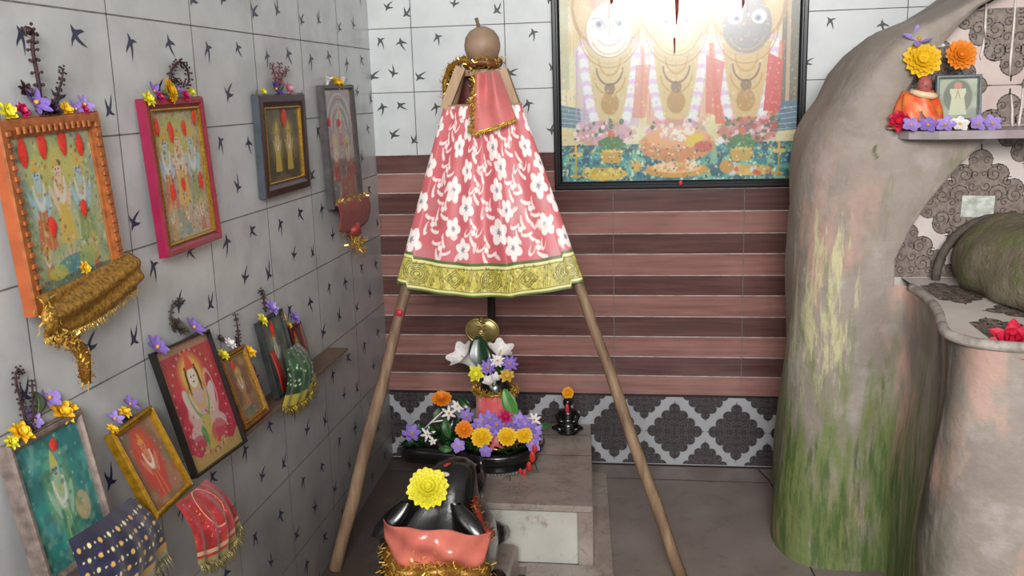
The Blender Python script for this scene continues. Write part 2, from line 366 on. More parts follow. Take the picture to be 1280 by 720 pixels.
fb = lambda x, z, o: (x, -o, z)                      # back wall face, local x right z up
g = Geo(); HB = 2.45
g.box(-.12, 2.75, 0, .12, -.25, HB, 0)
zrow = [1.045, 1.245, 1.445, 1.645, 1.845, 2.045, 2.245, HB]; xs = [0, .1397]+[.4397+.3*k-.0 for k in range(0, 8)]+[2.7]
xs = [0]+[1.0397-.3*k for k in (3, 2, 1)]+[1.0397+.3*k for k in range(0, 5)]+[2.7]
tile_field(g, fb, xs, zrow, 1, 2, 3, .034)
pz = [1.045, .984, .921, .85, .78, .714, .644, .578, .508, .441, .373, .308, .244]
for k in range(12):
    g.add([fb(0, pz[k+1], .0004), fb(2.7, pz[k+1], .0004), fb(2.7, pz[k], .0004), fb(0, pz[k], .0004)], [(0, 1, 2, 3)], 3 if k % 2 == 0 else 4)
    g.add([fb(0, pz[k]-.0015, .0008), fb(2.7, pz[k]-.0015, .0008), fb(2.7, pz[k]+.001, .0008), fb(0, pz[k]+.001, .0008)], [(0, 1, 2, 3)], 8)
for x in (.366, .773, 1.182, 1.59, 2.0): g.add([fb(x-.001, .244, .0009), fb(x+.001, .244, .0009), fb(x+.001, 1.045, .0009), fb(x-.001, 1.045, .0009)], [(0, 1, 2, 3)], 2)
g.add([fb(0, 0, .0004), fb(2.7, 0, .0004), fb(2.7, .244, .0004), fb(0, .244, .0004)], [(0, 1, 2, 3)], 5)
fbd = lambda x, z, o: (x, -.0004-o, z); rect = (0, 2.7, 0.003, .238)
for k in range(0, 14):
    cx = -.03+.2*k; damask(g, fbd, cx, .118, .097, .104, rect, 6, 9)
    for zz in (.238+.004, .003-.004): damask(g, fbd, cx+.1, zz, .080, .088, rect, 6, 9)
g.add([fb(0, .236, .0013), fb(2.7, .236, .0013), fb(2.7, .2445, .0013), fb(0, .2445, .0013)], [(0, 1, 2, 3)], 7)
struct(g, 'wall_back', [TW_BACK, BIRD2, GROUT, PL_DK, PL_LT, DM_BG, DM_DK, DM_LN, GROUTL, DM_LN2])

fl = lambda y, z, o: (o, y, z)                        # left wall face
g = Geo(); g.box(-.12, 0, -3.6, .12, -.3, HB, 0)
ys = [-3.6]+[-1.5144+.3*k for k in range(-3, 5)]+[0-.0144]; ys[-1] = 0
zl = [-.12, .09, .31, .55, .783, .983, 1.183, 1.383, 1.583, 1.783, 1.983, HB]
tile_field(g, fl, ys, zl, 1, 2, 9, .038)
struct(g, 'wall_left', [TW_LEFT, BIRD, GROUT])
g = Geo(); g.box(2.6, 2.75, -3.6, .12, -.3, HB); struct(g, 'wall_right', [M('#b8b4ae', .7, bmp=.2, sc=6, name='grey_plaster')])
g = Geo(); g.box(-.12, 2.75, -3.6, .12, HB, HB+.1); struct(g, 'ceiling', [M('#c9c6c0', .8, sc=5, name='pale_plaster')])
g = Geo(); g.box(-.12, .15, -3.7, -3.6, -.3, HB); g.box(2.05, 2.75, -3.7, -3.6, -.3, HB); g.box(.15, 2.05, -3.7, -3.6, 2.38, HB); g.box(.15, 2.05, -3.7, -3.6, -.3, .55); struct(g, 'wall_front_added', [M('#c9c6c0', .8, sc=5, name='pale_plaster')])  # unseen wall with an opening, added to cut ambient light in the room
def floor_dirt_shade(nt, f2):  # darker toward the left wall: gathered dirt plus corner shade painted in
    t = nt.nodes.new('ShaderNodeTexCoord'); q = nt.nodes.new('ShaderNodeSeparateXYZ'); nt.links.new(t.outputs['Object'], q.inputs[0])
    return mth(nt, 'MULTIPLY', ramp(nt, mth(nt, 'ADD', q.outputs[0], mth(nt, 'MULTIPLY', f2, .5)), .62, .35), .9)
m, nt, bs = nmat('floor_slab'); v = coords(nt); f = noise(nt, v, 5, 5); f2 = noise(nt, coords(nt, (3, 3, 3)), 9, 6, .7)
col = mixn(nt, L4('#857a76'), L4('#766a65'), ramp(nt, f, .35, .65)); nt.links.new(mixn(nt, col, L4('#40352f'), mth(nt, 'MAXIMUM', mth(nt, 'MULTIPLY', ramp(nt, f2, .55, .75), .4), floor_dirt_shade(nt, f2))), bs.inputs['Base Color']); bs.inputs['Roughness'].default_value = .38
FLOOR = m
fz = lambda x, y: .065*min(0, y)
g = Geo(); g.add([(-.1, .1, 0), (2.7, .1, 0), (2.7, 0, 0), (-.1, 0, 0), (2.7, -3.7, -.2405), (-.1, -3.7, -.2405)], [(3, 2, 1, 0), (5, 4, 2, 3)])
g.add([(-.1, .1, -.3), (2.7, .1, -.3), (2.7, -3.7, -.3), (-.1, -3.7, -.3)], [(0, 1, 2, 3)])
def seam(x0, y0, x1, y1, wd=.004):
    a = Vector((x0, y0, fz(0, y0)+.0008)); b = Vector((x1, y1, fz(0, y1)+.0008)); n = Vector((y1-y0, x0-x1, 0)).normalized()*wd/2
    g.add([a-n, b-n, b+n, a+n], [(0, 1, 2, 3)], 1)
seam(0, -.11, 1.27, -.115, .003); seam(.2, -.70, 2.6, -.735, .006); seam(1.24, -.02, 1.27, -.11, .005); seam(1.27, -.115, 1.33, -.7, .004); seam(0, -1.4, 2.6, -1.42); seam(.62, -.7, .62, -1.4); seam(1.9, -.12, 1.9, -.7)
seam(.0, -.012, 2.6, -.006, .012)
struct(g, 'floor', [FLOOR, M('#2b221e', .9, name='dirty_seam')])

# ------------------------------------------------------------------ stone platform (stepped marble plinth)
MARB = None
m, nt, bs = nmat('worn_marble'); v = coords(nt); f = noise(nt, v, 4, 6, .6, .8); f2 = noise(nt, v, 14, 6, .7); f3 = noise(nt, coords(nt, (1, 1, 1), (3, 3, 3)), 6, 8, .6, 2.0)
col = mixn(nt, L4('#a89c94'), L4('#8c7e76'), ramp(nt, f, .35, .65)); col = mixn(nt, col, L4('#4d3f38'), mth(nt, 'MULTIPLY', ramp(nt, f2, .52, .72), .55))
vein = ramp(nt, mth(nt, 'ABSOLUTE', mth(nt, 'SUBTRACT', f3, .5)), .012, 0); nt.links.new(mixn(nt, col, L4('#3a2c27'), mth(nt, 'MULTIPLY', vein, .5)), bs.inputs['Base Color']); bs.inputs['Roughness'].default_value = .35
MARB = m
m, nt, bs = nmat('white_marble_riser'); v = coords(nt); f = noise(nt, v, 6, 5); f2 = noise(nt, v, 22, 4)
col = mixn(nt, L4('#c6c4bc'), L4('#aeada5'), ramp(nt, f, .35, .65)); nt.links.new(mixn(nt, col, L4('#7d5f45'), mth(nt, 'MULTIPLY', ramp(nt, f2, .58, .72), .6)), bs.inputs['Base Color']); bs.inputs['Roughness'].default_value = .4
RISER = m
def skew(p): return Vector((p.x-.075*(p.y+.655)*max(0, (p.x-.16)/.58), p.y, p.z))
pl = thing('stone_platform', 'stepped marble platform against the back wall carrying the black lingam base', 'platform', loc=(.42, -.3, 0))
def part(g, name, mats, parent, **k):
    o = parent; sk = skew if o.name == 'stone_platform' else (lambda p: p); g.v = [tuple(sk(Vector(p))-o.location) for p in g.v]; return g.build(name, mats, parent, **k)
TOPZ = .137
g = Geo(); g.box(.27, .728, -.60, -.004, -.04, .118, 0); part(g, 'core_block', MARB, pl)
g = Geo(); g.box(.255, .742, -.655, -.004, .119, TOPZ, 0, .004)
for (a, b) in (((.26, -.30), (.74, -.29)), ((.26, -.12), (.74, -.115)), ((.47, -.30), (.50, -.5)), ((.55, -.29), (.575, -.42))):
    a = Vector((a[0], a[1], TOPZ+.0006)); b = Vector((b[0], b[1], TOPZ+.0006)); n = Vector((b.y-a.y, a.x-b.x, 0)).normalized()*.0015; g.add([a-n, b-n, b+n, a+n], [(0, 1, 2, 3)], 1)
part(g, 'top_slab', [MARB, M('#4a3c36', .8, name='dark_joint')], pl)
g = Geo(); g.box(.27, .70, -.642, -.601, -.04, .112, 0, .004); part(g, 'riser_panel', RISER, pl, label='white marble front panel')
g = Geo(); g.box(.26, .742, -.66, -.643, -.056, -.041, 0, .003); part(g, 'lower_trim', MARB, pl)
g = Geo(); g.add([(.701, -.64, -.05), (.741, -.64, -.05), (.741, -.006, -.03), (.701, -.006, -.03), (.701, -.64, .118), (.741, -.64, .118), (.741, -.006, .118), (.701, -.006, .118)], [(0, 3, 2, 1), (4, 5, 6, 7), (0, 1, 5, 4), (1, 2, 6, 5), (2, 3, 7, 6), (3, 0, 4, 7)]); part(g, 'side_trim', MARB, pl)
g = Geo(); bx = lambda x0, x1, y0, y1, h: g.add([(x0, y0, .065*y0-.02), (x1, y0, .065*y0-.02), (x1, y1, .065*y1-.02), (x0, y1, .065*y1-.02), (x0, y0, .065*y0+h), (x1, y0, .065*y0+h), (x1, y1, .065*y1+h), (x0, y1, .065*y1+h)], [(0, 3, 2, 1), (4, 5, 6, 7), (0, 1, 5, 4), (1, 2, 6, 5), (2, 3, 7, 6), (3, 0, 4, 7)])
bx(.742, .793, -1.1, -.10, .012); bx(.56, .742, -1.1, -.661, .012); part(g, 'lower_step', MARB, pl)

# ------------------------------------------------------------------ picture frames
def frame_matrix_left(Y, Z, x0, phi, tau):
    u = Vector((math.sin(tau), 0, math.cos(tau))); r = Vector((0, 1, 0))
    r2 = r*math.cos(phi)+u*math.sin(phi); u2 = -r*math.sin(phi)+u*math.cos(phi); n = u2.cross(r2)
    return Matrix(((r2.x, n.x, u2.x, x0), (r2.y, n.y, u2.y, Y), (r2.z, n.z, u2.z, Z), (0, 0, 0, 1)))
def sweep(g, w, h, prof, mi=0):
    rings = []
    for (cx, cz, sx, sz) in ((-w/2, 0, 1, 1), (w/2, 0, -1, 1), (w/2, h, -1, -1), (-w/2, h, 1, -1)):
        rings.append([(cx+sx*d, y, cz+sz*d) for d, y in prof])
    n = len(prof); vs = sum(rings, []); fs = []
    for k in range(4):
        for i in range(n):
            j = (i+1) % n; a = k*n; b = ((k+1) % 4)*n; fs.append((a+i, b+i, b+j, a+j))
    return g.add(vs, fs, mi)
def framed(name, label, mat4, w, h, t, fw, fmat, art, lip=None, lipmat=None, glass=True, profile=None, marks=(), sidemat=None, cat='picture'):
    T = thing(name, label, cat, mat=mat4)
    pr = profile or [(0, .002), (.002, 0), (fw*.55, 0), (fw*.8, .004), (fw, .006), (fw, t), (0, t)]
    g = Geo(); sweep(g, w, h, pr); f = g.build('frame', fmat, T)
    if sidemat:
        g = Geo(); sweep(g, w+.002, h+.002, [(0, .004), (.001, .003), (.001, t-.001), (0, t-.001)]); g.build('frame_edge', sidemat, f)
    if lip:
        g = Geo(); sweep(g, w-2*fw+2*.001, h-2*fw+.002, [(0, .003), (lip*.5, .0015), (lip, .004), (lip, .0085), (0, .0085)]); g.T = None
        g.v = [(x, y, z+fw-.001) for x, y, z in g.v]; g.build('inner_lip', lipmat, f)
    g = Geo(); g.box(-w/2+fw*.6, w/2-fw*.6, .0105, max(.0125, t-.0005), fw*.6, h-fw*.6); g.build('backing_board', M('#6b5136', .8, name='brown_hardboard'), T)
    iw, ih = w-2*fw+.001, h-2*fw+.001
    painted(art, T, iw, ih, .0095, z0=fw-.0005)
    if glass:
        g = Geo(); g.add([(-iw/2, .0078, fw), (iw/2, .0078, fw), (iw/2, .0078, fw+ih), (-iw/2, .0078, fw+ih)], [(0, 1, 2, 3)]); g.build('glass_pane', GLASS if glass is True else glass, T)
    for (mx, mz, rx, rz) in marks:
        g = Geo(); cx = (mx-.5)*iw; cz = fw+mz*ih
        pts = []
        for k in range(14):
            a = 2*PI*k/14; rr = 1+.12*math.sin(3*a+mx*9); pts.append((cx+rx*rr*math.sin(a)*(1-.25*math.cos(a)*-1 if math.cos(a) < 0 else 1), .0074-0*rr, cz+rz*math.cos(a)))
        g.add([(cx, .0045, cz)]+pts, [(0, i+1, (i+1) % 14+1) for i in range(14)], 0, True); g.build('vermilion_mark', VERM, T)
    return T
VERM = M('#e0392a', .5, 0, .15, 200, name='vermilion_paste')

# art for each picture
def art_court(seed, asp, bgc, cols, n, H=150):
    c = Canvas(asp, H, bgc, seed); c.mottle(cols, 7, .5, .75, .6); c.mottle(cols[::-1], 16, .55, .8, .5)
    c.ell(asp/2, .78, asp*.34, .2, '#b9c04a', .6, soft=.6)
    for k in range(n):
        cx = asp*(k+.9)/(n+.8); c.figure(cx, .26+.02*(k % 2), .60, ['#d0643c', '#e0b848', '#7a9a5c', '#b84450'][k % 4], ['#a4ccdc', '#e8c8a8', '#a4ccdc', '#e0b898'][k % 4])
    for k in range(3):
        c.figure(asp*(k+.6)/3.2, .04, .26, ['#c08a3a', '#4d8a8c', '#b8583c'][k], '#c09a70')
    c.specks(170, ['#e0dcc0', '#304a3c', '#b8502e', '#6f9aa0', '#c8b860', '#3c2c28'], .006, .02, al=.6)
    return c
A1 = art_court(3, .86, '#a2ac7c', ['#78987a', '#b8bc7c', '#94b4b4', '#d8d48a'], 3, 190)
A1.rect(0, .9, 0, .07, '#3f5a54', .5); A1.ell(.45, .13, .2, .06, '#2f8090', .7); A1.ell(.25, .1, .1, .05, '#c7c04c', .7); A1.ell(.62, .16, .12, .07, '#a8b04c', .7)
A2 = art_court(5, .75, '#98a080', ['#6a8a74', '#c4a888', '#a4b08c', '#d07a60'], 3, 190)
A3 = Canvas(1.22, 120, '#4c4a3a', 8).mottle(['#6a6040', '#34342e', '#7f744c'], 6)
for k, cx in enumerate((.42, .82)): A3.ell(cx, .55, .2, .34, '#8a7a3c', .6, soft=.5); A3.figure(cx, .14, .66, '#d0b850', '#c8b068', '#c0a850'); 
A3.specks(60, ['#d8c878', '#1e1c1a', '#9a3438'], .006, .016)
A4 = Canvas(.8, 170, '#9a8a84', 9).mottle(['#7a6460', '#b8a8a2', '#c0706a'], 8)
for k in range(6): A4.ringe(.4, .66, .34-.05*k, .30-.045*k, .010, ['#d0c8c0', '#5a4444'][k % 2], .8, 0, PI)
A4.figure(.4, .5, .34, '#c02f38', '#c98a70'); A4.figure(.22, .18, .42, '#b84048', '#d0b0a0'); A4.figure(.56, .16, .42, '#a85a4c', '#b08a70'); A4.rect(.05, .25, .05, .2, '#50909a', .6); A4.rect(.3, .7, .02, .2, '#a8604a', .6)
A4.specks(150, ['#e0d8d0', '#3c2c30', '#b84a44', '#6a7c80'], .006, .02, al=.6)
A5 = Canvas(.9, 150, '#2c7f78', 12).mottle(['#1f9a94', '#2b5a50', '#4aa8b0', '#1e6a74'], 6)
A5.ell(.45, .5, .2, .3, '#6aa06c', .8, soft=.4); A5.figure(.45, .06, .82, '#4c9a78', '#9ac0a8', '#6ab090', '#c8c060'); A5.ell(.68, .35, .1, .12, '#c8a878', .85); A5.mottle(['#90b898', '#28564c'], 18, .6, .85, .5); A5.specks(60, ['#a8d8d0', '#1c5048', '#d8d890'], .006, .016, al=.6)
A6 = Canvas(.78, 150, '#7a5a44', 15).mottle(['#9a4638', '#5c6a54', '#a87a5c'], 7)
A6.ell(.39, .55, .24, .42, '#c8342a', .85, soft=.4); A6.figure(.39, .08, .8, '#c23a30', '#d07a58', '#d8502e', '#d89038'); A6.specks(90, ['#e07050', '#8a2420', '#c8b0a0', '#4c5c6c'], .008, .022, al=.6)
A7 = Canvas(.82, 210, '#b81f38', 18).mottle(['#98182c', '#d02c48'], 8)
A7.put(((A7.X < .07) | (A7.Y > .93)).astype(float), '#9c7654'); A7.ell(.42, .72, .17, .18, '#e8c050', .9, soft=.5)
A7.ell(.42, .42, .22, .2, '#c9b0a8', .95); A7.ell(.28, .5, .06, .15, '#d4c0b8', 1, .4); A7.ell(.58, .48, .06, .15, '#d4c0b8', 1, -.5); A7.ell(.3, .3, .16, .07, '#c8a8a0', 1, .3); A7.ell(.55, .3, .16, .07, '#c8a8a0', 1, -.3)
A7.ell(.42, .7, .065, .085, '#e8d8cc', 1); A7.put((np.abs(A7.X-.42) < .085)*(A7.Y > .72)*(A7.Y < .80)*(np.hypot((A7.X-.42)/.085, (A7.Y-.72)/.09) > .8), '#281c1c'); A7.line([(.34, .74), (.33, .58)], .018, '#281c1c'); A7.line([(.50, .74), (.51, .58)], .018, '#281c1c')
A7.poly([(.35, .77), (.49, .77), (.42, .95)], '#e04030', .95); A7.ell(.4, .71, .01, .008, '#201818'); A7.ell(.445, .71, .01, .008, '#201818'); A7.ell(.42, .665, .02, .006, '#902020')
A7.ringe(.42, .62, .1, .17, .012, '#d8a840', .9, -PI, 0); A7.ringe(.42, .62, .14, .26, .014, '#7a9a48', .9, -PI, 0); A7.ringe(.62, .55, .06, .16, .010, '#d8a8a0', .9)
A7.poly([(.34, .1), (.5, .1), (.47, .38), (.36, .38)], '#b8a848', .9); A7.ell(.33, .22, .04, .09, '#3c8a4c', .9); A7.ell(.55, .2, .12, .1, '#b83848', .7); A7.ell(.22, .18, .1, .08, '#a83a4c', .7)
A7.put((A7.Y < .12+.03*np.sin(A7.X*25)).astype(float), '#a8a050', .85)
for k in range(60):
    a = 2*PI*k/60; A7.ell(.43+.345*math.cos(a), .5+.43*math.sin(a), .014, .010, '#d0a098' if k % 2 else '#8c1428', .9, a)
A7.specks(110, ['#e8b0a8', '#801828', '#d8c070', '#c05a60'], .005, .013, .1, .76, .05, .45, .7)
A8 = Canvas(.74, 130, '#7c5a44', 21).mottle(['#9a7a50', '#5c4438', '#a89464', '#8a4838'], 7); A8.figure(.37, .2, .62, '#a06a44', '#b08c68'); A8.ell(.37, .12, .2, .07, '#4c6a58', .8); A8.specks(90, ['#c8a878', '#4c3028', '#b05a4c'], .008, .02)
A9 = Canvas(.95, 120, '#54605a', 24).mottle(['#6f8078', '#3c4844', '#7a6a64'], 6); A9.figure(.48, .12, .7, '#8a6a60', '#9ab0a4', '#8a8478'); A9.specks(60, ['#a8b4a8', '#38302c', '#a8504c'], .008, .02)
A10 = Canvas(.6, 90, '#6a3430', 27).mottle(['#8a4640', '#402828', '#505048'], 6); A10.figure(.3, .1, .7, '#8a3c3c', '#8a6a5c'); A10.specks(40, ['#b89484', '#301c1c'], .01, .02)

for cv_, gm_ in ((A1, .72), (A2, .76), (A3, .85), (A4, .8), (A5, .85), (A6, .85), (A9, .8)): cv_.a = np.clip(cv_.a, 0, 1)**(1+(gm_-1)*.25)
for cv_ in (A1, A2):
    cv_.specks(420, ['#f0ecd4', '#4c6454', '#c86844', '#88b4bc', '#d8c870', '#5c4438', '#a8b890'], .005, .016, al=.5)
for cv_ in (A1, A2, A5, A6, A7, A8): cv_.a = cv_.a*.84+np.array([.42, .41, .38])*.16
ORW = M('#a85f2c', .45, 0, .2, 60, coat=.2, bmp=.3, name='orange_carved_wood'); ORS = M('#a8552e', .4, 0, .08, 30, name='orange_side'); CRIM = M('#8c1c34', .35, 0, .15, 40, coat=.3, name='crimson_lacquer'); PINKS = M('#8c123f', .35, 0, .08, 30, coat=.2, name='magenta_side')
BRN = M('#3a2420', .4, 0, .2, 40, coat=.2, name='dark_brown_wood'); BLS = M('#3e4650', .5, 0, .15, 30, name='blue_grey_side'); GRY = M('#4e4a4a', .45, 0, .2, 40, name='grey_wood'); SILV = M('#9a8a82', .35, .5, .2, 60, name='tarnished_silver')
GOLDF = M('#b98a24', .3, .6, .2, 80, name='gilt_frame'); BLKF = M('#15110f', .4, 0, .2, 30, name='black_frame'); BRG = M('#8a5a28', .35, .3, .2, 60, name='bronze_brown_frame'); DGR = M('#2e3230', .4, 0, .2, 40, name='dark_grey_frame'); DRED = M('#5a1c1c', .4, 0, .2, 40, name='dark_red_frame')

m1 = frame_matrix_left(-1.7215, .9451, .0387, .0276, -.0532)
f1 = framed('picture_frame', 'large orange carved wooden picture frame hung highest at the left edge of the photo', m1, .2445, .276, .020, .026, ORW, A1, glass=True, sidemat=ORS,
            marks=[(.12, .90, .011, .022), (.36, .93, .011, .021), (.62, .93, .011, .02), (.84, .90, .010, .018), (.30, .40, .010, .016), (.74, .47, .009, .014)])
g = Geo()                                            # carved notches round the face of the orange frame
for s in (-1, 1):
    for k in range(16):
        z = .02+k*.0155; g.box(s*.108-.006, s*.108+.006, -.003, .001, z, z+.008, 0, .002)
for k in range(13): x = -.09+k*.0145; g.box(x, x+.008, -.003, .001, .254, .266, 0, .002)
g.build('carving', ORW, f1)
m2 = frame_matrix_left(-1.3423, .9599, .0347, .0135, -.045)
f2 = framed('picture_frame', 'crimson picture frame with magenta side and thin gold inner edge on left wall', m2, .2237, .283, .019, .018, CRIM, A2, lip=.006, lipmat=GOLD, sidemat=PINKS,
            marks=[(.12, .87, .009, .017), (.38, .82, .009, .02), (.66, .84, .008, .016), (.9, .92, .008, .018), (.25, .38, .008, .016), (.48, .42, .007, .014), (.86, .42, .008, .018)])
m3 = frame_matrix_left(-.8163, 1.0106, .022, .0052, .0049)
f3 = framed('picture_frame', 'dark brown picture frame with gold inner line and two golden figures on left wall', m3, .2841, .2358, .020, .03, BRN, A3, lip=.004, lipmat=GOLD, sidemat=BLS, marks=[(.55, .85, .016, .022)])
m4 = frame_matrix_left(-.3876, .9333, .0302, .0093, -.0244)
f4 = framed('picture_frame', 'grey framed arched deity print nearest the room corner with red cloth below', m4, .2688, .3351, .020, .012, GRY, A4, glass=True, sidemat=GRY, marks=[(.12, .72, .012, .012), (.45, .7, .014, .012)])
m5 = frame_matrix_left(-1.8314, .557, .0600, -.0206, -.1836)
f5 = framed('picture_frame', 'silver framed teal green deity picture at lower left corner of photo', m5, .1738, .217, .025, .012, SILV, A5, sidemat=SILV, marks=[(.56, .9, .009, .010)])
m6 = frame_matrix_left(-1.604, .5545, .0861, .0386, -.3803)
f6 = framed('picture_frame', 'gilt framed red deity picture leaning on ledge above a red sequined cloth', m6, .1349, .1646, .018, .011, GOLDF, A6, profile=[(0, .003), (.004, 0), (.0055, .003), (.007, 0), (.011, .003), (.011, .018), (0, .018)])
m7 = frame_matrix_left(-1.4153, .5587, .0855, -.0455, -.2738)
f7 = framed('picture_frame', 'thin black framed crimson print of a white seated figure leaning on the ledge', m7, .2116, .2422, .014, .004, BLKF, A7, profile=[(0, 0), (.004, 0), (.004, .014), (0, .014)], glass=GLASS)
m8 = frame_matrix_left(-1.203, .5618, .0671, -.0142, -.2994)
f8 = framed('picture_frame', 'small bronze framed brown print just right of the crimson seated figure print', m8, .1221, .1597, .015, .010, BRG, A8, lip=.004, lipmat=GOLD, marks=[(.4, .86, .008, .010)])
m9 = frame_matrix_left(-.984, .562, .052, .0263, -.1696)
f9 = framed('picture_frame', 'small dark framed grey green print on the ledge above the green sequined cloth', m9, .140, .182, .015, .008, DGR, A9, marks=[(.5, .85, .010, .02)])
m10 = frame_matrix_left(-.841, .556, .0449, -.022, -.2044)
f10 = framed('picture_frame', 'tiny dark red framed picture at the right end of the wall ledge', m10, .0729, .130, .014, .008, DRED, A10, marks=[(.4, .85, .006, .010)])
g = Geo(); g.box(.0005, .062, -1.30, -.58, .545, .5525, 0, .002)
lg = thing('wall_ledge', 'long narrow brown wooden ledge on left wall under the row of small pictures', 'ledge', loc=(0, 0, 0))
g.build('ledge_board', wood('ledge_wood', '#6f5848', '#54443a', 1), lg)

# ------------------------------------------------------------------ large triad poster on the back wall
B = Canvas(1.29, 400, '#d8cfa0', 33); asp = 1.29   # art covers 0.72 m wide x 0.56 m high
B.mottle(['#e0d8a8', '#c9b070', '#e8e4d0', '#c9d0a8'], 8, .45, .8, .7)
for k in range(40): x = asp*k/40; B.line([(x, .35), (x+.004, 1)], .003, '#b89a58' if k % 2 else '#e8e0c0', .5)
B.rect(1.2, asp, .35, 1, '#4a4838', .8); B.rect(0, .05, .5, 1, '#b0b498', .6); B.rect(1.225, 1.245, .3, 1, '#c9a888', .8)
B.poly([(0, .3), (0, .42), (.28, .36), (.28, .27)], '#50788c', .9); B.poly([(asp, .26), (asp, .42), (.98, .36), (.98, .24)], '#4a6c86', .9)
for k in range(5): B.line([(0, .3+.025*k), (.28, .27+.02*k)], .003, '#a8c4cc', .8); B.line([(asp, .27+.028*k), (.98, .25+.022*k)], .003, '#a8bccc', .8)
B.rect(0, asp, 0, .2, '#2f7f88', 1); B.mottle(['#1c5c74', '#4fa39c', '#8ac0a0', '#1f4c60'], 30, .5, .75, .8, 0, .2)
B.specks(260, ['#d8e8d0', '#c8b840', '#1c4460', '#6ab0a8'], .006, .014, y0=0, y1=.2)
def lord(cx, face, eye, robe, hand, side):
    B.ell(cx, .93, .21, .24, '#c8a25c', .7, soft=.25); B.ringe(cx, .93, .2, .23, .012, '#a8783c', .8)
    B.poly([(cx-.16, .3), (cx+.16, .3), (cx+.2, .72), (cx-.2, .72)], robe, .8)
    for k in range(9): B.line([(cx-.19+.045*k, .34), (cx-.18+.045*k, .7)], .005, side, .7)
    B.poly([(cx-.10, .3), (cx+.10, .3), (cx+.12, .72), (cx-.12, .72)], '#c9b878', .85)
    for s in (-1, 1):
        for k in range(22): t = k/21; B.ell(cx+s*(.15-.02*t-.07*t*t), .74-.5*t, .026, .02, '#dfe4e6' if k % 3 else '#d4b8dc', .95, soft=.4)
    for k in range(3): B.ringe(cx, .66-.05*k, .06+.012*k, .09, .006, '#7a4a28' if k % 2 else '#b89030', .9, -PI, 0)
    B.ell(cx, .42, .05, .06, '#a87c34', .8); B.ell(cx, .5, .03, .03, '#6a4a2a', .7)
    B.ell(cx, .99, .13, .12, '#c8963c', .9, soft=.1); B.ell(cx, .96, .1, .08, '#b85a4c', .6)
    B.ell(cx, .805, .128, .142, face, 1, soft=.08); B.ell(cx, .76, .10, .09, '#e8e4dc' if eye else '#8c8c8e', .35, soft=.6); B.ringe(cx, .805, .128, .142, .004, '#8a6a48', .5)
    for s in (-1, 1):
        if eye:
            B.poly([(cx+s*.018, .825), (cx+s*.05, .865), (cx+s*.098, .862), (cx+s*.092, .83), (cx+s*.05, .808)], '#e8ece8', 1); B.line([(cx+s*.018, .825), (cx+s*.05, .868), (cx+s*.1, .864)], .003, '#5a4048', .9); B.line([(cx+s*.018, .823), (cx+s*.05, .806), (cx+s*.092, .828)], .002, '#5a4048', .8)
        else: B.ell(cx+s*.062, .845, .044, .040, '#e8e8e4', 1); B.ringe(cx+s*.062, .845, .042, .038, .003, '#6a5050', .8)
        B.ell(cx+s*.056, .838, .020, .020, '#8090a8', 1); B.ell(cx+s*.056, .838, .010, .010, '#2a2c38', 1)
    B.line([(cx, .87), (cx, .95)], .006, '#8a3030', .9); B.line([(cx, .78), (cx+.002, .83)], .004, '#9a7058', .8); B.ringe(cx, .80, .075, .075, .003, '#b07870', .7, -2.6, -.55); B.ringe(cx, .79, .10, .11, .004, '#c8a050', .8, -2.7, -.45)
    B.ringe(cx, .80, .15, .17, .006, '#c8a868', .8, -PI, 0); B.ringe(cx, .80, .165, .19, .004, '#a87838', .7, -PI, 0)
lord(.275, '#dcdcd4', True, '#c9b8c8', 0, '#b094b8'); lord(.64, '#dcc878', True, '#d8a890', 0, '#c88a78'); lord(1.015, '#808084', False, '#d05a48', 0, '#e0a050')
B.poly([(.42, .62), (.5, .62), (.47, .34), (.40, .34)], '#cf8468', .7); B.poly([(.80, .66), (.9, .62), (.87, .34), (.80, .36)], '#cf6a58', .8); B.poly([(1.13, .66), (1.21, .62), (1.2, .36), (1.11, .36)], '#c84038', .9)
for cx, c in ((.24, '#c890b0'), (.645, '#d89080'), (1.03, '#b84a3c')):
    B.ell(cx, .26, .16, .07, '#b87c8c' if cx < .9 else '#a84a44', .6); B.specks(70, ['#e8d8e0', c, '#3c6a3c', '#d8a8b8'], .008, .02, cx-.17, cx+.17, .2, .33)
B.ell(.645, .19, .21, .09, '#d08a50', .95); B.ell(.645, .23, .17, .06, '#e0a878', .9); B.specks(50, ['#e8e4d8', '#d8b0a0'], .012, .02, .55, .74, .22, .3); B.ell(.74, .22, .05, .03, '#d8c040', 1, .4); B.ell(.79, .18, .05, .03, '#c05848', 1)
for cx in (.28, 1.0):
    B.poly([(cx-.07, .17), (cx+.07, .17), (cx+.05, .1), (cx-.05, .1)], '#c09a3c', 1); B.ell(cx, .17, .08, .012, '#d8b858', 1); B.ell(cx, .21, .06, .035, '#4c7a38', 1); B.ell(cx, .25, .02, .03, '#c86a3c', 1)
    for k in range(12): B.ell(cx+.06*math.cos(k), .2+.03*math.sin(k*1.7), .022, .01, '#3c7a40', .9, k)
for cx in (.08, 1.2): B.line([(cx, .03), (cx, .15)], .006, '#c09a3c'); B.ell(cx, .15, .04, .012, '#d8b858'); B.ell(cx, .03, .03, .01, '#c09a3c'); B.ell(cx, .18, .008, .02, '#e8a040')
B.ell(.645, .055, .18, .04, '#c8963c', 1); B.ell(.645, .07, .14, .03, '#e0b878', 1); B.specks(30, ['#e8c0a0', '#d88a50', '#e8dcc0'], .012, .022, .54, .75, .06, .1)
B.ell(.24, .04, .13, .035, '#d0b040', 1); B.specks(25, ['#e0d070', '#c09a30'], .01, .02, .14, .34, .03, .07); B.ell(1.05, .05, .12, .03, '#c8a850', 1); B.specks(20, ['#d0d8e0', '#c84838', '#d8c060'], .01, .02, .95, 1.16, .03, .08)
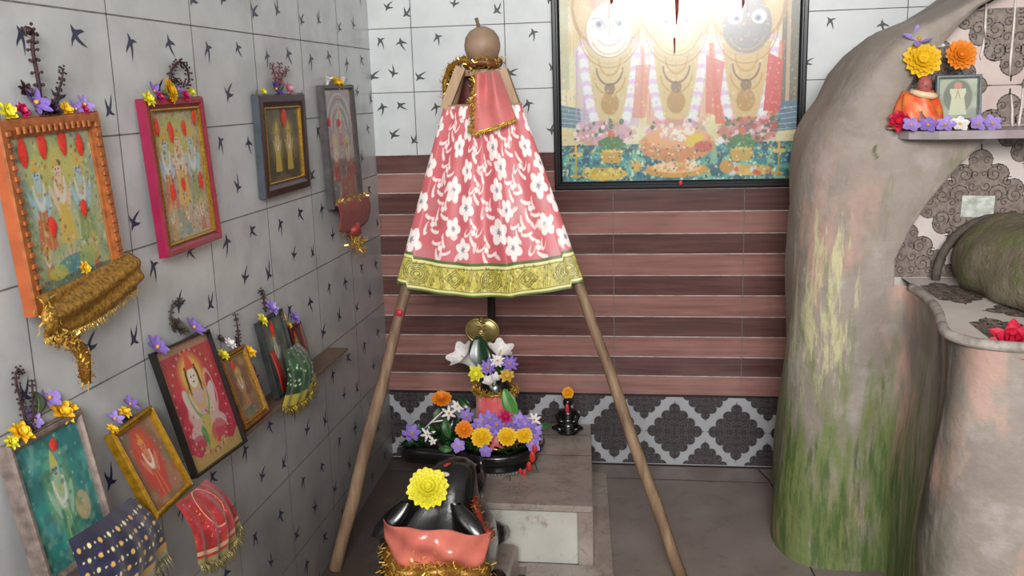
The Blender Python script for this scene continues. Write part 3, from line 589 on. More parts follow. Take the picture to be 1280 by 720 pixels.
B.ell(.92, .07, .04, .035, '#c09040', 1); B.ell(.42, .08, .03, .03, '#d0a84c', 1)
B.specks(1600, ['#f0ead0', '#b89a60', '#d8b0a8', '#8a9a90', '#c8b078'], .003, .010, 0, asp, .18, 1, .35); B.specks(700, ['#e8e8d0', '#c8a040', '#1c4860', '#58a0a0'], .003, .009, 0, asp, 0, .2, .6)
BLACKF = M('#0e1116', .28, 0, .1, 20, coat=.5, name='black_lacquer_frame')
px0 = at(689, 0, Y=-.03).x; PW = .762
bp = framed('framed_poster', 'very large black framed poster of three garlanded deities on the back wall', Matrix.Translation((.972, -.034, .927)) @ Matrix.Rotation(math.radians(1.2), 4, 'X'), PW, .62, .028, .025, BLACKF, B, glass=GLASS_BIG,
            profile=[(0, .004), (.004, 0), (.012, 0), (.014, .003), (.018, .003), (.020, .001), (.025, .006), (.025, .028), (0, .028)])
# red paste runs on the glass
for (u, v, L, wd) in ((846, 0, .07, .007), (764, 0, .012, .006), (929, 0, .022, .005), (843, 60, .02, .003)):
    q = at(u, v, Y=-.045)-Vector((.972, -.034, .927)); g = Geo(); pts = []
    g.tube([(q.x, .0055, q.z+.03), (q.x+.001, .0055, q.z-L*.4), (q.x-.001, .0055, q.z-L)], [wd, wd*.7, wd*.15], 8); g.build('red_paste_run', M('#8c1c18', .4, name='dark_red_paste'), bp)
q = at(851, 229, Y=-.05)-Vector((.972, -.034, .927)); g = Geo(); g.ball((q.x, -.001, q.z), .006, 8, 0, (1, .4, 1.2)); g.build('vermilion_mark', VERM, bp)

# ------------------------------------------------------------------ flowers
def orient(loc, nrm, spin=0):
    n = Vector(nrm).normalized(); q = n.to_track_quat('Z', 'Y'); return Matrix.Translation(loc) @ q.to_matrix().to_4x4() @ Matrix.Rotation(spin, 4, 'Z')
def petal(g, L, W, ang, tilt, z=0, cup=.2, tip=.5, n=4, mi=0, r0=0):
    c, s = math.cos(ang), math.sin(ang)
    def fn(u, v):
        t = v; wd = W*math.sin(PI*min(1, .12+t*.83))**tip if t < 1 else W*.12
        x = r0+L*t*math.cos(tilt*(.3+.7*t)); zz = z+L*t*math.sin(tilt*(.3+.7*t)); y = (u-.5)*wd; zz += cup*abs(u-.5)*wd*1.5
        return (x*c-y*s, x*s+y*c, zz)
    g.grid(fn, 3, n, mi)
def FL(col, name): return M(col, .55, 0, .14, 260, name=name)
YEL = FL('#f2c21e', 'yellow_petal'); ORG = FL('#ee8a1c', 'orange_petal'); LEM = FL('#e6dd35', 'lemon_petal'); PUR = FL('#8a6fc4', 'purple_petal'); LIL = FL('#a48ad6', 'lilac_petal'); WHT = FL('#ece6e4', 'white_petal'); MAG = FL('#c2185b', 'magenta_petal'); RED = FL('#c8173a', 'red_petal'); GRN = M('#2f5a2c', .45, 0, .2, 60, name='green_leaf'); DGRN = M('#173d22', .3, 0, .2, 30, coat=.2, name='dark_green_leaf'); CORE = FL('#d8a020', 'pollen_core'); SPR = M('#3b2228', .7, 0, .25, 200, name='dry_basil_sprig'); STEM = M('#5a7a38', .5, name='green_stem'); PNK = FL('#d89aa8', 'pink_petal')
FG = None
def marigold(label, loc, nrm, r, mat, group=None, layers=5, dense=1):
    T = thing('marigold', label, 'flower', mat=orient(loc, nrm, random.random()*6), group=group)
    g = Geo()
    for k in range(layers):
        n = int((15-2*k)*dense)+1; rr = r*(1-.17*k)
        for i in range(n): petal(g, rr*random.uniform(.93, 1.05), rr*.62, 2*PI*i/n+k*.3+random.uniform(-.08, .08), .10+.22*k, k*r*.05, .35, .22)
    g.build('petals', mat, T); g = Geo(); g.ball((0, 0, r*.16), r*.17, 8, 0, (1, 1, .7)); g.build('flower_center', CORE if mat is YEL else ORG if mat is ORG else mat, T)
    g = Geo(); g.lathe([(.001, -r*.42), (r*.13, -r*.36), (r*.2, -r*.1), (r*.30, .0)], 10); g.build('calyx', STEM, T); return T
def blossom(label, loc, nrm, r, mat, n=5, group=None, center=CORE, tilt=.35, wd=.6, name='blossom', cup=.2):
    T = thing(name, label, 'flower', mat=orient(loc, nrm, random.random()*6), group=group)
    g = Geo()
    for i in range(n): petal(g, r*random.uniform(.9, 1.08), r*wd, 2*PI*i/n+random.uniform(-.1, .1), tilt+random.uniform(-.15, .15), 0, cup, .7, 5)
    g.build('petals', mat, T); g = Geo(); g.ball((0, 0, r*.12), r*.14, 6); g.build('flower_center', center, T); return T
def cluster(label, loc, nrm, r, mat, group=None, name='flower_cluster', n=3, cat='flower'):
    """a doubled, ruffled bloom"""
    T = thing(name, label, cat, mat=orient(loc, nrm, random.random()*6), group=group); g = Geo()
    for k in range(n):
        m_ = 7-k
        for i in range(m_): petal(g, r*(1-.2*k)*random.uniform(.8, 1.1), r*.5, 2*PI*i/m_+k*.5+random.uniform(-.2, .2), .15+.4*k, 0, .4, .6, 4)
    g.build('petals', mat, T); return T
def lily(label, loc, nrm, r, L, group=None):
    T = thing('trumpet_flower', label, 'flower', mat=orient(loc, nrm), group=group); g = Geo()
    def fn(u, v):
        a = 2*PI*u; t = v; rr = r*(.16+.18*t+.72*t**3)*(1+.17*math.cos(5*a)*t**3); return (rr*math.cos(a), rr*math.sin(a), -L*(1-t)-.12*L*(math.cos(5*a)*-.5+.5)*t**4)
    g.grid(fn, 40, 12, 0, True); g.build('petal_trumpet', WHT, T); g = Geo(); g.tube([(0, 0, -L*.9), (0, 0, -L*.2)], [r*.1, r*.06], 6); g.build('stamen', M('#c8c070', .5, name='pale_stamen'), T)
    g = Geo(); g.lathe([(.001, -L*1.25), (r*.13, -L*1.2), (r*.2, -L*.95), (r*.17, -L*.8)], 10); g.build('calyx', STEM, T); return T
def sprig(label, loc, pts, r=.004, group=None, mat=SPR, name='basil_sprig'):
    T = thing(name, label, 'sprig', loc=loc, group=group); P = [Vector(p) for p in pts]; Q = []
    for i in range(len(P)-1):
        a = P[max(0, i-1)]; b = P[i]; c = P[i+1]; d = P[min(len(P)-1, i+2)]
        for k in range(6):
            t = k/6; Q.append(.5*((2*b)+(c-a)*t+(2*a-5*b+4*c-d)*t*t+(3*b-a-3*c+d)*t**3))
    Q.append(P[-1]); g = Geo(); g.tube(Q, [r*.4*(1-.5*i/len(Q)) for i in range(len(Q))], 6); g.build('stem', mat, T); g = Geo()
    acc = 0
    for i in range(1, len(Q)):
        acc += (Q[i]-Q[i-1]).length
        if acc > r*1.15:
            acc = 0; t = (Q[i]-Q[i-1]).normalized(); a = t.orthogonal().normalized(); b = t.cross(a)
            for k in range(4):
                an = k*PI/2+i*.4; q = Q[i]+(a*math.cos(an)+b*math.sin(an))*r*.8; g.ball(q, r*.30, 5)
    g.build('dry_florets', mat, T); return T
def leaf(label, base, tip, wd, mat=GRN, group=None, up=(0, -1, .3), name='leaf', bend=.15):
    base = Vector(base); tip = Vector(tip); d = tip-base; Ln = d.length; s = d.cross(Vector(up)).normalized(); n = s.cross(d).normalized()
    T = thing(name, label, 'leaf', loc=base, group=group); g = Geo()
    def fn(u, v):
        w_ = wd*math.sin(PI*min(.98, .04+v*.93))**.8; return d*v+s*(u-.5)*w_+n*(bend*Ln*math.sin(PI*v)-abs(u-.5)*w_*-.25)
    g.grid(fn, 6, 12, 0, True, .0006); g.build('leaf_blade', mat, T); g = Geo(); g.tube([fn(.5, k/10)+n*.0006 for k in range(11)], [.0012*(1-k/14) for k in range(11)], 5); g.build('midrib', STEM, T); return T
def onframe(m4, x, dz, h, dy=.012): return m4 @ Vector((x, dy, h+dz))
def dirf(m4, v): return m4.to_3x3() @ Vector(v)
OUT = (0, -1, .45)
# --- on the big orange frame
h = .2723
sprig('tall dry brown basil sprig standing upright on the orange carved frame', onframe(m1, -.01, 0, h), [(0, 0, 0), (.0, .004, .05), (.002, -.003, .10), (.004, .0, .125), (.004, -.014, .130), (.003, -.016, .118)], .0085)
sprig('short curled dry basil sprig leaning right on the orange carved frame', onframe(m1, .0, 0, h), [(0, 0, 0), (.0, .03, .03), (.003, .045, .055), (.004, .05, .072), (.004, .042, .077)], .006)
cluster('dark purple crumpled bloom at the middle of the orange carved frame top', onframe(m1, .02, .012, h), dirf(m1, OUT), .020, M('#33203a', .6, name='dark_violet_petal'))
cluster('dried brown tuft at the foot of the tall sprig on the orange frame', onframe(m1, -.035, .04, h), dirf(m1, OUT), .018, SPR, name='dried_flower')
cluster('yellow bloom at the left end of the orange carved frame top', onframe(m1, -.085, .012, h), dirf(m1, OUT), .020, LEM)
cluster('small crimson bloom left of the violet one on the orange carved frame', onframe(m1, -.052, .014, h), dirf(m1, OUT), .016, MAG)
blossom('large violet blossom left of the sprig foot on the orange carved frame', onframe(m1, -.03, .024, h, .004), dirf(m1, OUT), .026, PUR, 6)
cluster('yellow bloom right of the dark purple bloom on the orange carved frame', onframe(m1, .052, .010, h), dirf(m1, OUT), .016, YEL)
blossom('violet blossom second from the right end of the orange carved frame top', onframe(m1, .078, .010, h), dirf(m1, OUT), .016, PUR)
cluster('small crimson bloom near the right end of the orange carved frame top', onframe(m1, .090, .008, h, .004), dirf(m1, OUT), .010, MAG)
blossom('lilac blossom at the right end of the orange carved frame top', onframe(m1, .104, .016, h), dirf(m1, OUT), .019, LIL)
cluster('yellow petal heap on the bottom sill inside the orange carved frame', m1 @ Vector((.0, -.004, .045)), dirf(m1, (0, -1, .2)), .014, YEL, name='fallen_flower')
# --- crimson frame
h = .2786
cluster('yellow bloom hanging over the left corner of the crimson picture frame', onframe(m2, -.10, .004, h, .002), dirf(m2, OUT), .019, LEM)
marigold('big yellow marigold on top of the crimson picture frame', onframe(m2, -.012, .018, h, .006), dirf(m2, (.25, -1, .2)), .026, YEL)
blossom('violet blossom left of the big marigold on the crimson picture frame', onframe(m2, -.055, .018, h), dirf(m2, OUT), .020, PUR)
cluster('magenta bloom left of the big marigold on the crimson picture frame', onframe(m2, -.052, .008, h, .004), dirf(m2, OUT), .013, MAG)
cluster('magenta bloom right of the big marigold on the crimson picture frame', onframe(m2, .045, .008, h, .004), dirf(m2, OUT), .015, MAG)
blossom('violet blossom right of the big marigold on the crimson picture frame', onframe(m2, .035, .020, h), dirf(m2, OUT), .015, PUR)
cluster('narrow yellow bloom at the right corner of the crimson picture frame', onframe(m2, .087, .014, h), dirf(m2, OUT), .014, LEM)
sprig('curled dry basil sprig arching over the crimson picture frame', onframe(m2, .01, .01, h), [(0, 0, 0), (.0, .004, .04), (.004, .03, .062), (.004, .06, .052), (.004, .066, .03), (.004, .052, .018)], .0075)
sprig('short dry basil sprig beside the arching one on the crimson frame', onframe(m2, .005, .008, h), [(0, 0, 0), (.0, .012, .028), (.0, .03, .030), (0, .045, .022)], .0065)
# --- dark brown frame
h = .2337
for dx, lab in ((-.02, 'leftmost pink brown dry sprig fanned out on the dark brown frame'), (.012, 'middle pink brown dry sprig fanned out on the dark brown frame'), (.04, 'rightmost pink brown dry sprig fanned out on the dark brown frame')):
    sprig(lab, onframe(m3, -.0, .005, h), [(0, 0, 0), (0, dx*.6, .035), (.002, dx*1.6, .075-abs(dx)*.4)], .007, mat=M('#6a4040', .7, name='pinkish_sprig'))
blossom('deep violet blossom in the middle of the dark brown frame top', onframe(m3, -.018, .014, h), dirf(m3, OUT), .024, M('#4a3590', .55, name='deep_violet_petal'), 7)
cluster('yellow bloom at the left end of the dark brown frame top', onframe(m3, -.095, .008, h), dirf(m3, OUT), .014, LEM)
cluster('dusty pink bloom at the right side of the dark brown frame top', onframe(m3, .06, .014, h), dirf(m3, OUT), .026, PNK)
# --- grey frame
h = .3318
cluster('yellow bloom in the middle of the grey arched print frame top', onframe(m4, .0, .010, h), dirf(m4, OUT), .024, YEL)
cluster('second yellow bloom beside the middle one on the grey arched print frame', onframe(m4, .04, .010, h), dirf(m4, OUT), .02, YEL)
lily('white trumpet flower at the left end of the grey arched print frame', onframe(m4, -.05, .028, h), dirf(m4, (-.1, -.3, 1)), .014, .03)
lily('white trumpet flower at the right end of the grey arched print frame', onframe(m4, .085, .028, h), dirf(m4, (.1, -.3, 1)), .014, .03)
# --- silver frame (teal picture)
h = .217
cluster('yellow bloom at the left end of the silver framed teal picture', onframe(m5, -.055, .010, h, .004), dirf(m5, OUT), .022, YEL)
cluster('lemon petals at the left corner of the silver framed teal picture', onframe(m5, -.08, .004, h, .002), dirf(m5, OUT), .014, LEM)
blossom('lilac blossom in the middle of the silver framed teal picture top', onframe(m5, -.012, .016, h), dirf(m5, OUT), .018, LIL, 5, wd=.8)
blossom('upper lilac blossom on the right half of the silver framed teal picture', onframe(m5, .034, .036, h), dirf(m5, OUT), .022, LIL, 5, wd=.8)
cluster('wide yellow bloom at the right end of the silver framed teal picture', onframe(m5, .05, .008, h), dirf(m5, OUT), .026, YEL)
cluster('low yellow bloom at the right corner of the silver framed teal picture', onframe(m5, .078, .002, h), dirf(m5, OUT), .016, YEL)
sprig('dry basil sprig standing on the silver framed teal picture', onframe(m5, -.03, .0, h), [(0, 0, 0), (0, -.004, .05), (0, -.01, .085), (0, -.002, .10), (0, .006, .09)], .006)
sprig('shorter leafy dry sprig beside the tall one on the silver frame', onframe(m5, -.02, .0, h), [(0, 0, 0), (0, .01, .045), (0, .014, .075)], .005)
leaf('grey green round leaf behind blossoms on the silver framed teal picture', onframe(m5, -.002, .02, h), onframe(m5, .008, .056, h), .028, M('#4a5a48', .5, name='grey_green_leaf'), up=(1, 0, 0))
# --- gilt frame
h = .1646
blossom('left violet blossom on the gilt framed red deity picture', onframe(m6, -.035, .016, h, .008), dirf(m6, OUT), .018, LIL)
blossom('right violet blossom on the gilt framed red deity picture', onframe(m6, .02, .022, h, .008), dirf(m6, OUT), .018, PUR)
cluster('yellow bloom between the violet ones on the gilt framed picture', onframe(m6, -.006, .016, h, .006), dirf(m6, OUT), .014, YEL)
cluster('yellow bloom at the left corner of the gilt framed picture', onframe(m6, -.055, .004, h, .006), dirf(m6, OUT), .012, YEL)
# --- crimson print
h = .2422
blossom('left purple blossom on top of the crimson seated figure print', onframe(m7, -.088, .006, h, .004), dirf(m7, OUT), .026, PUR, 7)
blossom('right purple blossom on top of the crimson seated figure print', onframe(m7, .055, .014, h, .004), dirf(m7, OUT), .024, PUR, 7)
cluster('dried grey brown tuft in the middle of the crimson figure print top', onframe(m7, .0, .024, h, .004), dirf(m7, OUT), .026, M('#4a4038', .8, name='dried_petal'), name='dried_flower')
sprig('bent dry sprig over the crimson seated figure print', onframe(m7, .0, .02, h), [(0, 0, 0), (0, -.01, .03), (0, .01, .055), (0, .045, .05)], .006, mat=M('#4a4038', .8, name='dried_petal'))
# --- bronze frame
h = .1597
cluster('white crumpled bloom on top of the small bronze framed print', onframe(m8, .0, .016, h, .004), dirf(m8, OUT), .018, WHT)
cluster('yellow bloom at the left corner of the small bronze framed print', onframe(m8, -.045, .002, h, .002), dirf(m8, OUT), .017, LEM)
cluster('yellow bloom hanging on the right edge of the small bronze framed print', onframe(m8, .070, -.022, h, .004), dirf(m8, OUT), .020, YEL)
cluster('dried grey bloom above the white one on the small bronze framed print', onframe(m8, -.02, .036, h, .010), dirf(m8, OUT), .016, M('#4a4038', .8, name='dried_petal'), name='dried_flower')
sprig('thin upright dry sprig between the bronze frame and the dark frame', onframe(m8, .055, -.0, h), [(0, 0, 0), (0, 0, .04), (0, -.006, .075)], .006)
# --- dark grey-green frame
h = .182
cluster('violet double bloom on top of the small dark framed grey green print', onframe(m9, .012, .014, h, .004), dirf(m9, OUT), .026, LIL)
cluster('yellow bloom at the left corner of the small dark framed grey green print', onframe(m9, -.05, .002, h, .002), dirf(m9, OUT), .018, LEM)
cluster('yellow bloom at the right corner of the small dark framed grey green print', onframe(m9, .07, -.022, h, .006), dirf(m9, OUT), .012, YEL)
sprig('dry sprig rising behind the violet bloom on the small dark frame', onframe(m9, .0, .01, h), [(0, 0, 0), (0, -.006, .035), (0, -.012, .055), (0, -.022, .052)], .006)
h = .13
cluster('violet bloom on top of the tiny dark red framed picture', onframe(m10, .008, .014, h, .004), dirf(m10, OUT), .020, PUR)
cluster('yellow bloom at the left corner of the tiny dark red framed picture', onframe(m10, -.032, .004, h, .004), dirf(m10, OUT), .010, YEL)

# ------------------------------------------------------------------ cloths on the wall pictures
def fringe(g, pts, dirn, L, n, r=.0012, mi=0, spread=.3):
    P = [Vector(p) for p in pts]
    for k in range(n):
        t = k/(n-1)*(len(P)-1); i = min(int(t), len(P)-2); b = P[i].lerp(P[i+1], t-i); d = Vector(dirn)+Vector((random.uniform(-spread, spread), random.uniform(-spread, spread), random.uniform(-spread, spread)))
        g.tube([b, b+d*L*.5, b+(d+Vector((random.uniform(-.3, .3), random.uniform(-.3, .3), 0)))*L], [r, r, r*.5], 4, mi)
def tinsel(g, pts, rad, n, L, r=.0011, mi=0):
    P = [Vector(p) for p in pts]
    for k in range(n):
        t = random.random()*(len(P)-1); i = min(int(t), len(P)-2); b = P[i].lerp(P[i+1], t-i); d = Vector((random.gauss(0, 1), random.gauss(0, 1), random.gauss(0, 1))).normalized()
        b = b+d*rad*random.uniform(.1, 1); e = Vector((random.gauss(0, 1), random.gauss(0, 1), random.gauss(0, 1))).normalized()
        s = e.cross(d); s = s.normalized()*r if s.length > 1e-6 else Vector((r, 0, 0)); g.add([b-s, b+s, b+s+e*L, b-s+e*L], [(0, 1, 2, 3)], mi)
# 1: gold tissue swag with hanging tassel
T = thing('tissue_swag', 'shiny brown gold tissue cloth draped along the bottom of the orange carved frame', 'cloth', mat=m1)
g = Geo()
def sw(u, v):
    x = -.128+.262*u; sag = .025*math.sin(PI*u); z = .030-v*.060-sag*.5*v+.012*u; y = -.006-.014*math.sin(PI*v)-.004*math.sin(v*13+u*5); return (x, y, z)
g.grid(sw, 40, 14, 0, True, .001); g.build('draped_cloth', GOLDCLOTH, T)
g = Geo(); fringe(g, [sw(k/20, 1) for k in range(21)], (0, -.1, -1), .012, 110, .0007); g.build('fringe', TINSEL, T)
g = Geo(); g.ball((-.118, -.016, -.005), .016, 8, 0, (1, .6, 1.3)); tinsel(g, [(-.118, -.016, -.02), (-.118, -.016, .015)], .022, 80, .008, .0012, 1); g.build('knot', [GOLDCLOTH, TINSEL], T)
T = thing('tinsel_tassel', 'looped gold tinsel tassel hanging under the left corner of the orange frame', 'tassel', mat=m1)
tp = [(-.105, -.008, -.04), (-.085, -.008, -.045), (-.06, -.006, -.055), (-.045, -.006, -.085), (-.050, -.006, -.125)]
g = Geo(); g.tube(tp, [.006, .009, .010, .011, .007], 8); tinsel(g, tp, .016, 420, .007, .0012, 1); tinsel(g, tp, .016, 200, .007, .0012, 0); g.build('tinsel_cord', [TINSELDK, TINSEL], T)
# 4: red pouch cloth
T = thing('cloth_pouch', 'red satin cloth tied under the grey arched print nearest the room corner', 'cloth', mat=m4)
REDS = M('#9a3228', .5, 0, .2, 60, bmp=.4, sheen=.1, name='red_satin')
g = Geo()
def po(u, v):
    return (-.150+.284*u*(1-.05*v)+.006*v, -.006-.012*math.sin(PI*(.15+.8*v))-.0006*math.sin(u*14+v*3), .018-.080*v-.008*u-.012*math.sin(PI*u)*v)
g.grid(po, 36, 12, 0, True, .002); g.build('draped_cloth', REDS, T)
g = Geo(); tinsel(g, [po(k/10, 0) for k in range(11)], .008, 120, .010, .0012, 0); g.build('gold_trim', TINSEL, T)
T = thing('tinsel_tassel', 'red and gold tassel hanging below the red cloth on left wall near corner', 'tassel', mat=m4)
g = Geo(); g.tube([(-.03, -.012, -.06), (-.02, -.012, -.085)], .022, 8); g.build('tassel_head', REDS, T)
g = Geo(); tinsel(g, [(-.02, -.012, -.085), (-.005, -.012, -.135)], .032, 260, .012, .0014, 0); g.build('tassel_tinsel', [TINSEL], T)
# fan-shaped sequined cloths
def fancloth(label, m4, cx, cz, w0, w1, L, tilt, asp_, cv, hemmat, fr=True, dx=0, sy=-.012, bulge=.03, name='sequined_cloth'):
    T = thing(name, label, 'cloth', mat=m4 @ Matrix.Translation((cx, 0, cz)) @ Matrix.Rotation(tilt, 4, 'Y'))
    nu, nv = cv.W-1, cv.H-1
    def fn(u, v):
        v2 = 1-v; ww = w0+(w1-w0)*v2**.8; return ((u-.5)*ww+dx*v2, sy-bulge*math.sin(PI*min(1, v2*.9+.1))*(.5+.5*math.sin(PI*u))-.005*math.sin(u*26)*v2, -L*v2-L*.18*math.sin(PI*u)*v2)
    g = Geo(); g.grid(fn, nu, nv, 0, True); cols = cv.lin().reshape(-1, 4)
    g.build('draped_cloth', SATIN, T, cols)
    g = Geo(); tinsel(g, [fn(k/16, 0) for k in range(17)], .006, 60 if not fr else 20, .006, .001)
    fringe(g, [fn(k/16, 0) for k in range(17)], (0, -.15, -1), .018, 130, .0009, 0, .35); g.build('fringe', hemmat, T)
    return T
c5 = Canvas(1.5, 90, '#1c1d38', 40).mottle(['#141428', '#2c2c50'], 9)
for j in range(5):
    for i in range(9): c5.ell(.08+.17*i+.08*(j % 2), .28+.14*j, .028, .028, '#e8e0b0' if (i+j) % 2 else '#c8a050', 1)
    for i in range(9): c5.ell(.0+.17*i+.08*(j % 2), .28+.14*j, .012, .012, '#d8c890', 1)
c5.put((c5.Y < .2).astype(float), '#b5843a'); c5.put(((c5.Y < .10)).astype(float), '#8a8468'); c5.specks(120, ['#d8cfa0', '#6a6248'], .006, .012, 0, 1.5, 0, .1)
fancloth('navy blue sequined cloth with gold hem draped under the teal picture', m5, .034, .056, .165, .25, .125, .02, 1.5, c5, M('#8f8a68', .35, .5, name='olive_fringe'), dx=.018, bulge=.035)
c6 = Canvas(1.3, 90, '#8c1c18', 41).mottle(['#6c1410', '#a83420', '#b02a4a'], 8); c6.specks(120, ['#d89a5c', '#e8c890', '#b0602c'], .006, .013, 0, 1.3, .2, 1); c6.ringe(.65, .7, .3, .3, .012, '#d8b080', .8)
c6.rect(0, 1.3, .12, .18, '#b8a080', .8); c6.put((c6.Y < .08).astype(float), '#7a7048')
fancloth('red sequined cloth with gold fringe draped under the gilt framed picture', m6, .018, .004, .11, .16, .110, .06, 1.3, c6, M('#8c8050', .35, .5, name='brass_fringe'), dx=.015, sy=-.016)
c9 = Canvas(1.2, 80, '#16381c', 42).mottle(['#0e2412', '#2c5a2c'], 8); c9.specks(60, ['#d8e8c8', '#a8c8a0'], .02, .03, 0, 1.2, .25, 1); c9.put((c9.Y < .2).astype(float), '#a09030'); 
fancloth('green sequined cloth with crumpled gold hem on the small dark frame', m9, .025, .095, .09, .21, .115, .04, 1.2, c9, M('#a8923a', .3, .7, name='bright_gold_fringe'), bulge=.035, sy=-.008)
T = thing('red_thread_bundle', 'red thread bundle hanging at left edge of the small dark frame', 'thread', mat=m9)
g = Geo()
for k in range(8): g.tube([(-.066+.002*k, -.006, .11), (-.062+.0025*k, -.010, .06), (-.060+.003*k, -.008, .012)], .0022, 5)
g.build('thread', M('#9c2420', .6, name='red_thread'), T)

# ------------------------------------------------------------------ tripod over the lingam
BAMB = wood('bamboo_wood', '#94795f', '#6b523e', 2, .6); PALEW = wood('pale_plank_wood', '#b89a7a', '#a08264', 2, .6); DARKW = M('#2e211c', .5, 0, .2, 30, name='dark_iron')
tr = thing('wooden_tripod', 'tall wooden pole tripod standing over the lingam with pink skirt cloth', 'tripod', loc=(.45, -.5, 0))
A_L = at(577, 88, Y=-.49); A_R = at(630, 88, Y=-.49); F_L = Vector((.030, -.72, -.045)); F_R = at(853, 726, Z=-.045)
def pole(a, b, r0, r1, name, mat, sq=False):
    g = Geo(); a = Vector(a); b = Vector(b); n = 14; P = []; R = []
    for k in range(n+1):
        t = k/n; P.append(a.lerp(b, t)+Vector((math.sin(k*1.7)*.0015, math.cos(k*2.1)*.0015, 0)) * (0 < k < n)); R.append((r0+(r1-r0)*t)*(1+.05*math.sin(k*2.3))*(1.1 if k in (5, 10) else 1))
    g.tube(P, R, 12, 0, True); return part(g, name, mat, tr)
pole(A_L, F_L, .011, .019, 'leg', BAMB); pole(A_R, F_R, .011, .017, 'leg', BAMB)
pole((.452, -.42, 1.285), (.372, -.07, TOPZ-.002), .010, .014, 'leg', DARKW).__setitem__('label', 'dark rear leg')
for (p0, p1, wd) in ((at(576, 84, Y=-.53), at(556, 136, Y=-.53), .013), (at(628, 86, Y=-.52), at(647, 140, Y=-.52), .011)):
    g = Geo(); d = (p1-p0); s = Vector((1, 0, d.x/-d.z if d.z else 0)).normalized()*wd; n = Vector((0, .006, 0))
    vs = [p0-s-n, p0+s-n, p1+s-n, p1-s-n, p0-s+n, p0+s+n, p1+s+n, p1-s+n]; g.add(vs, [(0, 1, 2, 3), (7, 6, 5, 4), (0, 4, 5, 1), (1, 5, 6, 2), (2, 6, 7, 3), (3, 7, 4, 0)]); part(g, 'flat_slat', PALEW, tr)
g = Geo(); a = at(574, 88, Y=-.47); b = at(634, 90, Y=-.47); g.box(a.x, b.x-.02, -.475, -.42, a.z-.016, a.z+.002, 0, .003); part(g, 'top_board', PALEW, tr)
g = Geo(); tq = (A_L.z-.66)/(A_L.z-F_L.z); q = A_L.lerp(F_L, tq); g.ball(q+Vector((0, -.014, 0)), .010, 8, 0, (1, .5, 1)); part(g, 'red_paste_mark', M('#c01f3c', .5, name='crimson_paste'), tr)
g = Geo(); q = at(497, 388, Y=-.59)
# coconut
cc = at(603, 58, Y=-.46)
T = thing('coconut', 'round smooth brown coconut sitting on top of the wooden tripod', 'coconut', loc=(cc.x, cc.y, cc.z-.048))
g = Geo(); g.lathe([(.001, 0), (.022, .003), (.039, .016), (.0475, .038), (.0485, .052), (.045, .071), (.033, .088), (.017, .097), (.006, .100), (.001, .1005)], 28); g.build('shell', M('#a08670', .5, 0, .12, 14, bmp=.2, hex2='#876c55', name='brown_coconut_shell'), T)
g = Geo(); g.tube([(-.008, 0, .096), (-.011, 0, .110), (-.014, -.002, .122)], [.006, .0045, .005], 8); g.build('stalk', M('#7a6450', .7, name='coconut_stalk'), T)

# skirt
def hermite_ring(L, R, Bk, bul, wav, n, z, t):
    ctr = [L, (L.lerp(R, .25)+Vector((0, -bul*.9, 0))), (L.lerp(R, .5)+Vector((0, -bul, 0))), (L.lerp(R, .75)+Vector((0, -bul*.9, 0))), R, R.lerp(Bk, .33)+Vector((bul*.5, 0, 0)), R.lerp(Bk, .8)+Vector((bul*.3, 0, 0)), Bk, L.lerp(Bk, .8)+Vector((-bul*.3, 0, 0)), L.lerp(Bk, .33)+Vector((-bul*.5, 0, 0))]
    m_ = len(ctr); out = []
    for k in range(n):
        f = k/n*m_; i = int(f); s = f-i; a, b, c, d = ctr[(i-1) % m_], ctr[i], ctr[(i+1) % m_], ctr[(i+2) % m_]
        p = .5*((2*b)+(c-a)*s+(2*a-5*b+4*c-d)*s*s+(3*b-a-3*c+d)*s**3); out.append(p)
    cen = sum(out, Vector((0, 0, 0)))/n; res = []
    for k, p in enumerate(out):
        u = k/n; wv = wav*(math.sin(u*2*PI*13+.6)+.6*math.sin(u*2*PI*7+2)+.8*math.exp(-((u-.245)/.012)**2)*2); d = (p-cen); d.z = 0; res.append(p+d.normalized()*wv)
    return res
NS, NR = 760, 240
SK = Canvas(NS/NR, NR, '#c9646a', 50); asp = SK.asp
SK.mottle(['#b95660', '#d4767c'], 4, .5, .8, .5)
SK.mottle(['#b88a8c'], 6, .55, .8, .35, .18, .5)
rs = random.Random(11)
def fl5(cx, cy, r):
    a0 = rs.random()*6
    for k in range(5): a = a0+k*2*PI/5; SK.ell(cx+r*.52*math.cos(a), cy+r*.52*math.sin(a), r*.50, r*.38, '#f0e4e0', 1, a, .15)
    SK.ell(cx, cy, r*.18, r*.18, '#8a8490', 1)
    for k in range(6): a = a0+k; SK.ell(cx+r*.25*math.cos(a), cy+r*.25*math.sin(a), r*.05, r*.05, '#5a5560', .9)
u_front = .41*asp                                    # art is dense on the part of the ring that faces the room
pts = []
for row in range(8):
    for col in range(8):
        cx = (col+.5*(row % 2)+.3)*asp*.47/7.5; cy = .25+row*.105
        if cx > asp*.6 or cy > .99: continue
        pts.append((cx+rs.uniform(-.02, .02), cy+rs.uniform(-.012, .012), row+col))
for cx, cy, k in pts:
    if k % 2 == 0: fl5(cx, cy, .072 if k % 4 == 0 else .062)
    else:
        a = rs.random()*6
        for q in range(4):
            b = a+q*1.5; x = cx+.045*math.cos(b); y = cy+.045*math.sin(b)
            SK.ell(x, y, .040, .017, '#f0dcd8', 1, b+.7, .15); SK.ell(x+.010, y+.014, .038, .012, '#c9646a', 1, b+.8, .2)
        SK.ell(cx, cy, .018, .016, '#f0e4e0', 1)
for k in range(40):
    x = rs.uniform(0, asp*.5); y = rs.uniform(.2, 1); SK.ell(x, y, .030, .012, '#ecd4d0', .9, rs.random()*3, .2)
BZ = .155
